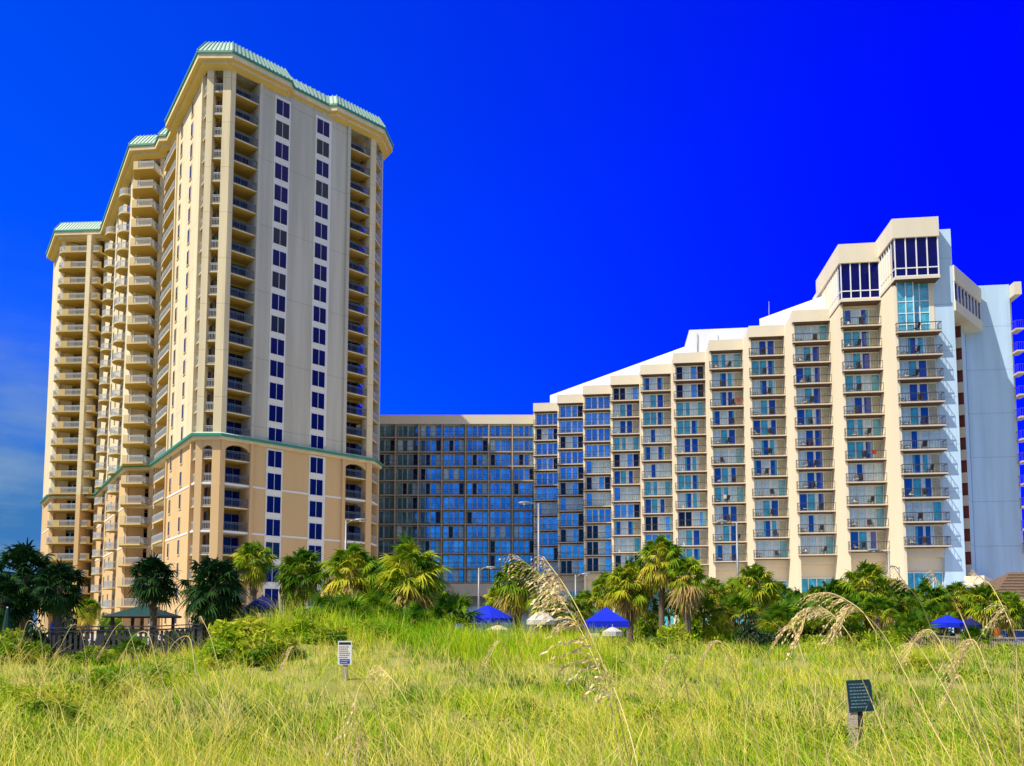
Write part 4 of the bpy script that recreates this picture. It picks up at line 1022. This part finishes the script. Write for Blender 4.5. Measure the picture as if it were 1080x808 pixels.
umbrella(742, 636, 28, 52, 6, 'canvas_tan', 'flat tan parasol between the shaggy palm and the tall middle lamp', 4)
def tent():
    D = 40; c = un(639, 640, D); g = hzf(c.x, D); t_ = empty('canopy_tent', (c.x, D, g)); tag(t_, 'blue peaked canopy tent on four posts left of the palm cluster', 'tent')
    h = c.z-g; r = .92; dz = .72
    for x in (-r, r):
        for y in (-r, r):
            mb = MB(); mb.box(x-.025, x+.025, y-.025, y+.03, -.1, h-dz, M['metal']); mb.build('leg', t_)
    mb = MB(); q = [(-r-.08,-r-.08),(r+.08,-r-.08),(r+.08,r+.08),(-r-.08,r+.08)]
    for i in range(4):
        a, b = q[i], q[(i+1) % 4]
        m1 = (a[0]*.45, a[1]*.45, h-dz*.5); m2 = (b[0]*.45, b[1]*.45, h-dz*.5)
        mb.face([(0,0,h), m1, m2], M['canvas_blue']); mb.face([m1, (*a, h-dz), (*b, h-dz), m2], M['canvas_blue']); mb.face([(*a, h-dz), (*a, h-dz-.3), (*b, h-dz-.3), (*b, h-dz)], M['canvas_blue'])
    mb.build('canopy', t_)
tent()
def gazebo():
    D = 50; c = un(152, 637.5, D); g = hzf(c.x, D); t_ = empty('gazebo', (c.x, D, g)); tag(t_, 'small gazebo with dark green roof behind the boardwalk fence', 'gazebo')
    h = c.z-g; r = 1.65; ez = h-.72; mb = MB()
    q = [(-r,-r),(r,-r),(r,r),(-r,r)]
    for i in range(4):
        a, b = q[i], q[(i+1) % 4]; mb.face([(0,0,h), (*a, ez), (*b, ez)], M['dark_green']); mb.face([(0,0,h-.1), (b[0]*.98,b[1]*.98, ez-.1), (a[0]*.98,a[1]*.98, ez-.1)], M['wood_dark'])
    mb.build('roof', t_)
    mb = MB()
    for i in range(4):
        a, b = Vector(q[i]), Vector(q[(i+1) % 4]); mb.tube([(a.x,a.y,ez-.05), (b.x,b.y,ez-.05)], .08, M['wood_dark'], 4, False)
    mb.build('fascia', t_)
    for x in (-1.3, 1.3):
        for y in (-1.3, 1.3):
            mb = MB(); mb.box(x-.08, x+.08, y-.08, y+.08, -.1, ez, M['wood_dark']); mb.build('post', t_)
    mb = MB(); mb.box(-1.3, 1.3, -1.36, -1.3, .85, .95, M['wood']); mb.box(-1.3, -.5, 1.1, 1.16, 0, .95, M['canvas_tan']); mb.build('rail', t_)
gazebo()
def hut():
    D = 60; a = un(1044, 632, D); g = hzf(a.x+4, D); t_ = empty('bar_hut', (a.x+4.5, D+3, g)); tag(t_, 'pool bar hut with brown shingled hip roof at the right edge', 'hut')
    ez = a.z-g; h = un(1062, 610, D+3).z-g+.5; x0, x1, y0, y1 = -4.3, 9, -3, 3.5
    mb = MB(); p = [(x0,y0),(x1,y0),(x1,y1),(x0,y1)]; r0 = (x0+3.4, .2, h); r1 = (x1-3, .2, h)
    mb.face([(*p[0],ez),(*p[1],ez),r1,r0], M['shingle']); mb.face([(*p[1],ez),(*p[2],ez),r1], M['shingle']); mb.face([(*p[2],ez),(*p[3],ez),r0,r1], M['shingle']); mb.face([(*p[3],ez),(*p[0],ez),r0], M['shingle'])
    n = 9                       # shingle courses standing a little proud
    for i in range(1, n):
        k = i/n; q0 = Vector((*p[0],ez)).lerp(Vector(r0), k); q1 = Vector((*p[1],ez)).lerp(Vector(r1), k)
        mb.hexa([q0+Vector((0,-.05,0)), q1+Vector((0,-.05,0)), q1, q0, q0+Vector((0,-.05,.05)), q1+Vector((0,-.05,.05)), q1+Vector((0,0,.05)), q0+Vector((0,0,.05))], M['shingle'])
    mb.build('roof', t_)
    mb = MB(); mb.prism([(x0-.03,y0-.03),(x1+.03,y0-.03),(x1+.03,y1),(x0-.03,y1)], ez-.28, ez-.004, M['canvas_white']); mb.build('fascia', t_)
    mb = MB(); mb.box(x0+1.2, x1-1, .5, y1-.5, 0, ez-.3, M['wood_dark']); mb.build('wall', t_)
    mb = MB(); mb.box(x0+1, x1-1, -2.2, -1.9, 0, 1.15, M['blue_paint']); mb.box(x0+.9, x1-.9, -2.4, -1.7, 1.151, 1.22, M['canvas_white']); mb.build('counter', t_)
    for x in (x0+.5, x0+3.5, x0+7, x1-.5):
        mb = MB(); mb.box(x-.12, x+.12, y0+.3, y0+.54, -.1, ez-.28, M['wood_dark']); mb.build('post', t_)
hut()
def post_thing():
    D = 54; c = un(1050, 642, D); g = hzf(c.x, D); t_ = empty('painted_post', (c.x, D, g)); tag(t_, 'thick orange post in front of the bar hut', 'post')
    mb = MB(); h = c.z-g; mb.tube([(0,0,-.1),(0,0,h*.5),(0,0,h)], [.26,.25,.25], M['orange'], 12); mb.build('shaft', t_)
    mb = MB(); mb.tube([(0,0,h),(0,0,h+.08)], [.3,.27], M['wood_dark'], 12); mb.build('cap', t_)
post_thing()
# boardwalk fence at the left
def fence(A, B, h, label, mat, boards=.16, gap=.02, name='boardwalk_fence', rails=(.35, 1.0), top=True, postgap=2.0, jag=0):
    A = Vector(A); B = Vector(B); ln = (B-A).length; d = (B-A)/ln; rz = math.atan2(d.y, d.x); z0 = hzf(A.x, A.y)
    t_ = empty(name, (A.x, A.y, z0), rz); tag(t_, label, 'fence')
    def gz(s): q = A+d*s; return hzf(q.x, q.y)-z0
    n = max(1, round(ln/postgap))
    for i in range(n+1):
        s = ln*i/n; mb = MB(); mb.box(s-.06, s+.06, -.06, .06, gz(s)-.3, gz(s)+h+.08, M[mat]); mb.build('post', t_)
    mb = MB()
    for i in range(n):
        s0, s1 = ln*i/n, ln*(i+1)/n
        for r_ in rails: mb.hexa([(s0,-.09,gz(s0)+h*r_-.06),(s1,-.09,gz(s1)+h*r_-.06),(s1,-.065,gz(s1)+h*r_-.06),(s0,-.065,gz(s0)+h*r_-.06),(s0,-.09,gz(s0)+h*r_),(s1,-.09,gz(s1)+h*r_),(s1,-.065,gz(s1)+h*r_),(s0,-.065,gz(s0)+h*r_)], M[mat])
        if top: mb.hexa([(s0,-.12,gz(s0)+h+.085),(s1,-.12,gz(s1)+h+.085),(s1,.12,gz(s1)+h+.085),(s0,.12,gz(s0)+h+.085),(s0,-.12,gz(s0)+h+.125),(s1,-.12,gz(s1)+h+.125),(s1,.12,gz(s1)+h+.125),(s0,.12,gz(s0)+h+.125)], M[mat])
    mb.build('rail', t_)
    mb = MB(); s = .1; rr = random.Random(5)
    while s < ln-.1:
        hh = h*(1-.02)+rr.uniform(-jag, jag); mb.box(s, s+boards, -.062, -.035, gz(s)-.1, gz(s)+hh-.02, M[mat]); s += boards+gap
    mb.build('boards', t_)
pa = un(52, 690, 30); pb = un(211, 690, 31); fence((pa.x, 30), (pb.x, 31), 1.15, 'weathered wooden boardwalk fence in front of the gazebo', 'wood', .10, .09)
pa = un(205, 690, 34); pb = un(262, 690, 35.5); fence((pa.x, 34), (pb.x, 35.5), 1.3, 'dark board fence behind the thick trunked dark palm', 'wood_dark', .18, .01, 'board_fence')
pa = un(965, 680, 36); pb = un(1100, 680, 37); fence((pa.x, 36), (pb.x, 37), .75, 'low bleached picket fence before the bar hut', 'wood_pale', .05, .07, 'picket_fence', top=False, jag=.05)
# pale dead snag
def snag():
    D = 36; c = un(296, 624, D); g = hzf(c.x, D); t_ = empty('dead_tree_snag', (c.x+.1, D, g)); tag(t_, 'pale splintered dead trunk right of the navy umbrella', 'dead tree')
    h = c.z-g; mb = MB(); mb.tube([(.05,0,-.2),(.05,0,h*.3),(.0,0,h*.6),(-.12,.02,h*.85),(-.2,.03,h)], [.22,.19,.13,.07,.015], M['wood_pale'], 8); mb.build('trunk', t_)
    mb = MB(); mb.tube([(-.05,0,h*.25),(-.3,-.05,h*.42),(-.36,-.06,h*.48)], [.12,.08,.02], M['wood_pale'], 6); mb.build('broken_branch', t_)
snag()
# folded umbrellas at the far left and a pole
def folded(px, ptop, D, mn, label):
    c = un(px, ptop, D); g = hzf(c.x, D); t_ = empty('folded_umbrella', (c.x, D, g)); tag(t_, label, 'umbrella', 'folded umbrellas at the left')
    h = c.z-g; mb = MB(); mb.tube([(0,0,-.1),(0,0,h)], .03, M['metal'], 6); mb.build('pole', t_)
    mb = MB(); mb.tube([(0,0,h*.35),(0,0,h*.5),(0,0,h*.9),(0,0,h)], [.2,.16,.06,.02], M[mn], 8, False); mb.build('canopy', t_)
folded(55, 655, 30.5, 'blue_paint', 'folded blue umbrella beside the left end of the boardwalk fence')
folded(8, 640, 28, 'dark_green', 'folded green umbrella at the left picture edge')

# ------------------------------------------------------------------ signs
def text_rows(mb, x0, x1, z0, z1, rows, y, mat, seed, th=.45):
    rr = random.Random(seed); dz = (z1-z0)/rows
    for r_ in range(rows):
        x = x0+rr.uniform(0, .06)*(x1-x0); z = z1-dz*(r_+.75); end = x1-rr.uniform(0, .25)*(x1-x0)
        while x < end:
            wl = rr.uniform(.06, .17)*(x1-x0); mb.box(x, min(end, x+wl), y-.002, y, z, z+dz*th, mat); x += wl+.035*(x1-x0)
def sign_white():
    D = 18.4; c = un(364, 676, D); g = hzf(c.x, D); t_ = empty('notice_sign', (c.x, D, g)); tag(t_, 'white notice sign with blue bottom panel on a wooden post', 'sign')
    h = c.z-g; w = .16; mb = MB(); mb.box(-.05, .05, .0, .09, -.4, h-.05, M['wood_pale']); mb.build('post', t_)
    mb = MB(); mb.box(-w, w, -.02, -.001, h-.54, h, M['sign_white']); b = mb.build('board', t_)
    mb = MB(); mb.box(-w*.85, w*.85, -.024, -.0205, h-.085, h-.03, M['sign_teal']); text_rows(mb, -w*.85, w*.85, h-.40, h-.11, 6, -.021, M['sign_ink'], 3); mb.build('lettering', b)
    mb = MB(); mb.box(-w*.72, w*.72, -.0245, -.0205, h-.52, h-.415, M['sign_blue']); text_rows(mb, -w*.6, w*.6, h-.51, h-.425, 2, -.025, M['sign_white'], 4, .3); o = mb.build('panel', b); o['label'] = 'blue bottom panel'
sign_white()
def sign_dark():
    D = 10.5; c = un(905, 717, D); g = hzf(c.x, D); t_ = empty('notice_sign', (c.x, D, g), R(-14)); tag(t_, 'dark weathered notice sign tilted on a bleached wooden post', 'sign')
    h = c.z-g; w = .15; mb = MB(); mb.box(-.13, -.02, .0, .10, -.4, h-.2, M['wood_pale']); mb.box(-.015, .045, .01, .09, -.4, h-.25, M['wood_dark']); mb.build('post', t_)
    mb = MB(); T = Matrix.Rotation(R(-4), 4, 'Y'); q = [(-w,-.02,-.41),(w,-.02,-.41),(w,-.001,-.41),(-w,-.001,-.41),(-w,-.02,0),(w,-.02,0),(w,-.001,0),(-w,-.001,0)]
    mb.box(-w, w, -.02, -.001, -.41, 0, M['sign_teal']); me_ = mb.mesh('board'); me_.transform(Matrix.Translation((0, 0, h)) @ T); b = link('board', me_, t_)
    mb = MB(); text_rows(mb, -w*.85, w*.9, -.37, -.03, 8, -.021, M['sign_line'], 8, .4); me_ = mb.mesh('lettering'); me_.transform(Matrix.Translation((0, 0, h)) @ T); link('lettering', me_, b)
sign_dark()

# ------------------------------------------------------------------ dune grass
def patch(x, y, s, k): return .5+.5*np.sin(x*s+k)*np.sin(y*s*.8+k*2.1)*.7+.3*np.sin(x*s*2.3+y*s*1.9+k*3)*.5
def grass(n, y0, y1, hmin, hmax, wid, seed, lean=1.0, xr=None):
    g = np.random.default_rng(seed)
    y = y0*(y1/y0)**g.uniform(0, 1, n); x = g.uniform(-1, 1, n)*(y*.74+2) if xr in (None, 'sides') else g.uniform(*xr, n)
    if xr == 'sides': x = np.sign(g.uniform(-1, 1, n))*(y*.74+1.5+g.uniform(0, 8, n))
    tn = g.integers(0, n//9, n); tx = g.normal(0, .10, n); # gather blades into tufts
    x = x[tn]+tx; y = y[tn]+g.normal(0, .10, n)
    z = hz(x, y)-.03
    pt = np.clip(patch(x, y, .55, seed), 0, 1); pt2 = np.clip(patch(x, y, 1.3, seed+1), 0, 1)
    h = g.uniform(hmin, hmax, n)*(.45+.9*pt2)*(.7+.6*g.uniform(0, 1, n)[tn])
    az = g.uniform(0, 6.283, n); le = g.uniform(.05, .75, n)*h*lean; le2 = le*g.uniform(1.2, 2.0, n)
    dx, dy = np.cos(az)-.35, np.sin(az)
    k = np.array([0, .4, .75, 1.0])
    P = np.empty((n, 4, 3)); bend = np.array([0, .22, .6, 1.0])
    P[..., 0] = x[:, None]+(dx*le)[:, None]*bend; P[..., 1] = y[:, None]+(dy*le)[:, None]*bend
    P[..., 2] = z[:, None]+h[:, None]*(k-.22*bend**3*(le/h)[:, None])
    sa = g.uniform(-.9, .9, n); sd = np.stack([np.cos(sa), np.sin(sa), np.zeros(n)], 1)
    wv = wid*(.6+y/22)*g.uniform(.6, 1.3, n); W_ = np.outer(wv, [.8, 1, .7, .08])
    tz = g.normal(0, .16, n)[tn]; T = np.clip(-.29+tz+.80*pt+.15*g.normal(0, 1, n)+.30*pt2, 0, 1)
    if seed == 1:      # thin, bare pockets between the tussocks
        keep = (patch(x, y, .9, 11)+.35*patch(x, y, 2.9, 5)+g.uniform(-.3, .3, n)) > .42; P, W_, sd, T = P[keep], W_[keep], sd[keep], T[keep]
    return strips(P, W_, sd), np.repeat(T, 3)
Q1, T1 = grass(150000, 4.5, 36, .14, .36, .0040, 1); Q2, T2 = grass(30000, 5, 36, .3, .62, .0026, 2, lean=1.5); Q3, T3 = grass(16000, 22, 33, .45, .95, .0032, 3, xr=(-9, 3))
Q4, T4 = grass(14000, 4.2, 30, .5, 1.0, .0024, 4, lean=2.2)
Q5, T5 = grass(42000, 3.5, 36, .16, .42, .0050, 6, xr='sides')
T2 = np.clip(T2*.7+.28, 0, 1); T3 = np.clip(T3*.7+.25, 0, 1); T4 = np.clip(T4*.2+.8, 0, 1)
gm = quads_mesh('grass', np.concatenate([Q1, Q2, Q3, Q4, Q5]), [M['grass']], np.concatenate([T1, T2, T3, T4, T5]))
tag(link('dune_grass', gm), 'yellow green dune grass covering the foreground slope', 'grass', kind='stuff')
# creeping leafy ground cover
n = 8000; g = np.random.default_rng(9)
ctr = np.array([un(a, b, d)[:2] for a, b, d in ((30,740,13),(85,735,14),(100,700,18),(20,790,9.6),(1060,795,9.8),(1030,800,9.5),(560,760,12),(700,740,13),(410,745,14),(860,770,11),(650,690,22),(180,700,20),(940,690,22),(1040,690,24))])
pk = g.integers(0, len(ctr), n); x = ctr[pk, 0]+g.normal(0, .55, n); y = ctr[pk, 1]+g.normal(0, .8, n); z = hz(x, y)+g.uniform(.02, .38, n)
a = nrm(g.normal(size=(n, 3))+[0, 0, .3]); b = nrm(np.cross(a, g.normal(size=(n, 3)))); sz = g.uniform(.012, .034, n); p = np.stack([x, y, z], 1)
P = np.stack([p-a*sz[:, None], p, p+a*sz[:, None]], 1); Q = strips(P, np.outer(sz, [.15, .6, .08]), b)
tag(link('ground_cover', quads_mesh('ground_cover', Q, [M['shrub']], np.repeat(g.uniform(.2, 1, n), 2))), 'low leafy creepers in patches among the dune grass', 'ground cover', kind='stuff')

# ------------------------------------------------------------------ sea oats
def sea_oat(pts, D, label, head=.42, size=1.0, seed=0, sidew=-1):
    size *= .85
    """pts: photo polyline from the tip down to the foot; the plant stands at distance D"""
    g = np.random.default_rng(seed+50)
    W = [un(px, py, D+.25*math.sin(seed+i)) for i, (px, py) in enumerate(pts)]
    foot = W[-1]+(W[-1]-W[-2])*0; gz = hzf(foot.x, foot.y)
    d = W[-1]-W[-2]
    if foot.z > gz and d.z < -1e-3:
        k = (foot.z-gz)/(-d.z); foot = W[-1]+Vector((max(-.6, min(.6, d.x*k)), 0, -(foot.z-gz)-.05)); last = W[-1]; W += [last.lerp(foot, q/5) for q in range(1, 6)]; foot = W[-1]
    # resample with a Catmull-Rom curve
    Pn = [W[0]*2-W[1]]+W+[W[-1]*2-W[-2]]; cur = []
    for i in range(1, len(Pn)-2):
        for q in range(8):
            s_ = q/8; p0, p1, p2, p3 = Pn[i-1:i+3]
            cur.append(.5*((2*p1)+(p2-p0)*s_+(2*p0-5*p1+4*p2-p3)*s_*s_+(3*p1-p0-3*p2+p3)*s_**3))
    cur.append(W[-1]); base = Vector((cur[-1].x, cur[-1].y, hzf(cur[-1].x, cur[-1].y)))
    t_ = empty('sea_oat', base); tag(t_, label, 'sea oat', 'sea oats standing above the dune grass')
    n = len(cur); cl_ = [c-base for c in cur]; mb = MB()
    r = .0024*D/3*1.0+.0016
    mb.tube(cl_, [r*(.35+.65*i/n) for i in range(n)], M['stem_dry'], 5); mb.build('stem', t_)
    # seed head: branchlets with flat spikelets drooping to one side
    seg = [0]
    for i in range(1, n): seg.append(seg[-1]+(cl_[i]-cl_[i-1]).length)
    LT = seg[-1]; HL = head; Qs = []; Ts = []
    def at(s_):
        for i in range(1, n):
            if seg[i] >= s_: return cl_[i-1].lerp(cl_[i], (s_-seg[i-1])/max(1e-6, seg[i]-seg[i-1])), (cl_[i-1]-cl_[i]).normalized()
        return cl_[-1], Vector((0, 0, 1))
    nb = int(36*head+9)
    for b_ in range(nb):
        s_ = HL*(b_+.3)/nb; p, d = at(s_)
        bl_ = (.06+.13*math.sin(math.pi*min(1, .12+.8*b_/nb)))*size*g.uniform(.7, 1.25)
        out = Vector((sidew*g.uniform(.2, 1.0), g.uniform(-.5, .5), 0))
        dirv = (d*.9+out*.55).normalized(); k = np.linspace(0, 1, 7)
        pts_ = np.array([p+dirv*bl_*q+Vector((out.x*.35*bl_*q*q, 0, -.75*bl_*q**2.2)) for q in k])
        Qs.append(strips(pts_[None], np.full((1, 7), r*.35), np.array([[0.3, .9, .3]]))); Ts.append(np.full(6, .3))
        m = max(5, int(bl_/.016)); 
        for q in range(m):
            f = .25+.75*q/m; i0 = min(5, int(f*6)); c = pts_[i0]+(pts_[i0+1]-pts_[i0])*(f*6-i0)
            dd = nrm(np.array(pts_[i0+1]-pts_[i0])+g.normal(0, .006, 3)*1.2+np.array([0, 0, -.008])); sl = .017*size*g.uniform(.75, 1.3)
            c = c+g.normal(0, .003, 3); sdv = nrm(np.cross(dd, g.normal(size=3)))
            PP = np.array([c, c+dd*sl*.5, c+dd*sl*1.25])[None]
            Qs.append(strips(PP, np.array([[.001, .0052*size, .0008]]), sdv[None])); tt_ = g.uniform(.1, .95); Ts.append(np.full(2, tt_))
    link('seed_head', quads_mesh('seed_head', np.concatenate(Qs), [M['oat']], np.concatenate(Ts)), t_)
OATS = [
 ([(588,606),(605,640),(632,690),(655,745),(672,806)], 2.9, 'largest sea oat with heavy golden head, left of the blue canopy tent', .72, 1.25),
 ([(545,586),(575,612),(610,660),(640,730),(655,800)], 3.4, 'sea oat with slim tip leaning over the browning palm', .35, .8),
 ([(573,587),(597,620),(622,668),(648,735),(664,806)], 3.6, 'sea oat standing close behind the largest sea oat', .35, .8),
 ([(400,702),(418,722),(440,760),(463,806)], 4.2, 'sea oat with pale head right of the white notice sign', .22, .8),
 ([(386,776),(374,748),(384,720),(398,752),(412,806)], 3.6, 'sea oat with bowed pale head hanging low below the white notice sign', .20, .9),
 ([(845,668),(856,640),(885,670),(916,732),(944,806)], 4.2, 'sea oat with drooping head that crosses the dark notice sign', .42, 1.0),
 ([(886,660),(899,640),(930,667),(957,715),(985,770),(1005,806)], 4.4, 'bowed sea oat right of the one crossing the dark sign', .42, 1.0),
 ([(958,690),(966,679),(988,712),(1008,748),(1038,806)], 4.8, 'thin sea oat right of the dark notice sign', .2, .7),
 ([(971,672),(981,664),(998,688),(1017,731),(1040,790)], 5.2, 'sea oat whose tip reaches below the right blue umbrella', .25, .7),
 ([(1018,690),(1028,676),(1052,734),(1078,806)], 3.8, 'pale sea oat at the bottom right corner', .3, .9),
 ([(1052,650),(1061,640),(1070,672),(1080,712)], 5.0, 'sea oat against the bar hut at the right edge', .25, .8),
 ([(942,597),(956,617),(972,638),(992,690)], 5.6, 'tall bare tipped sea oat before the teal glass of the end bay', .3, .6),
 ([(983,602),(996,620),(1008,637),(1030,690)], 6.0, 'tall sea oat before the white end wall', .3, .6),
 ([(1027,602),(1037,611),(1048,622),(1070,670)], 6.2, 'tall sea oat before the stair recess at the right', .3, .6),
 ([(858,626),(878,626),(905,641),(921,662),(943,700)], 5.2, 'arching sea oat bowed left under the bright full palm', .42, 1.0),
 ([(866,640),(880,650),(897,672),(910,700)], 6.5, 'short arching sea oat below the bowed one', .3, .8),
 ([(22,680),(30,655),(42,668),(46,704)], 14, 'bleached sea oat at the left by the folded blue umbrella', .2, .6),
 ([(60,690),(76,660),(86,668),(92,704)], 15, 'bleached sea oat in front of the left fence end', .2, .6),
 ([(106,690),(122,662),(134,660),(146,700)], 14, 'arching sea oat in front of the boardwalk fence middle', .2, .6),
 ([(127,696),(140,672),(156,668),(166,704)], 15, 'second arching sea oat in front of the boardwalk fence', .2, .6),
 ([(172,696),(186,676),(200,673),(206,706)], 13, 'arching sea oat at the right end of the boardwalk fence', .2, .6),
 ([(212,650),(222,672),(230,700)], 14, 'upright straw sea oat before the dark board fence', .18, .6),
 ([(745,690),(758,676),(772,700),(790,760)], 7, 'sea oat in the open grass below the tan parasol', .3, .8),
 ([(700,712),(711,690),(722,716),(735,790)], 6, 'sea oat in the grass below the shaggy brown palm', .25, .8),
 ([(516,694),(528,676),(540,704),(556,770)], 7, 'sea oat in the grass below the tan umbrella', .3, .8),
 ([(300,700),(310,682),(318,710),(330,780)], 8, 'straw sea oat on the slope left of the white notice sign', .3, .8),
 ([(1000,735),(1012,712),(1026,745),(1046,800)], 5.5, 'short sea oat between the dark sign and the right corner', .25, .8),
 ([(820,676),(834,660),(846,690),(862,745)], 6.5, 'sea oat in front of the spiky palmetto', .3, .8),
]
for i, (pts, D, lab, hd_, sz) in enumerate(OATS): sea_oat(pts, D, lab, hd_, sz, i)
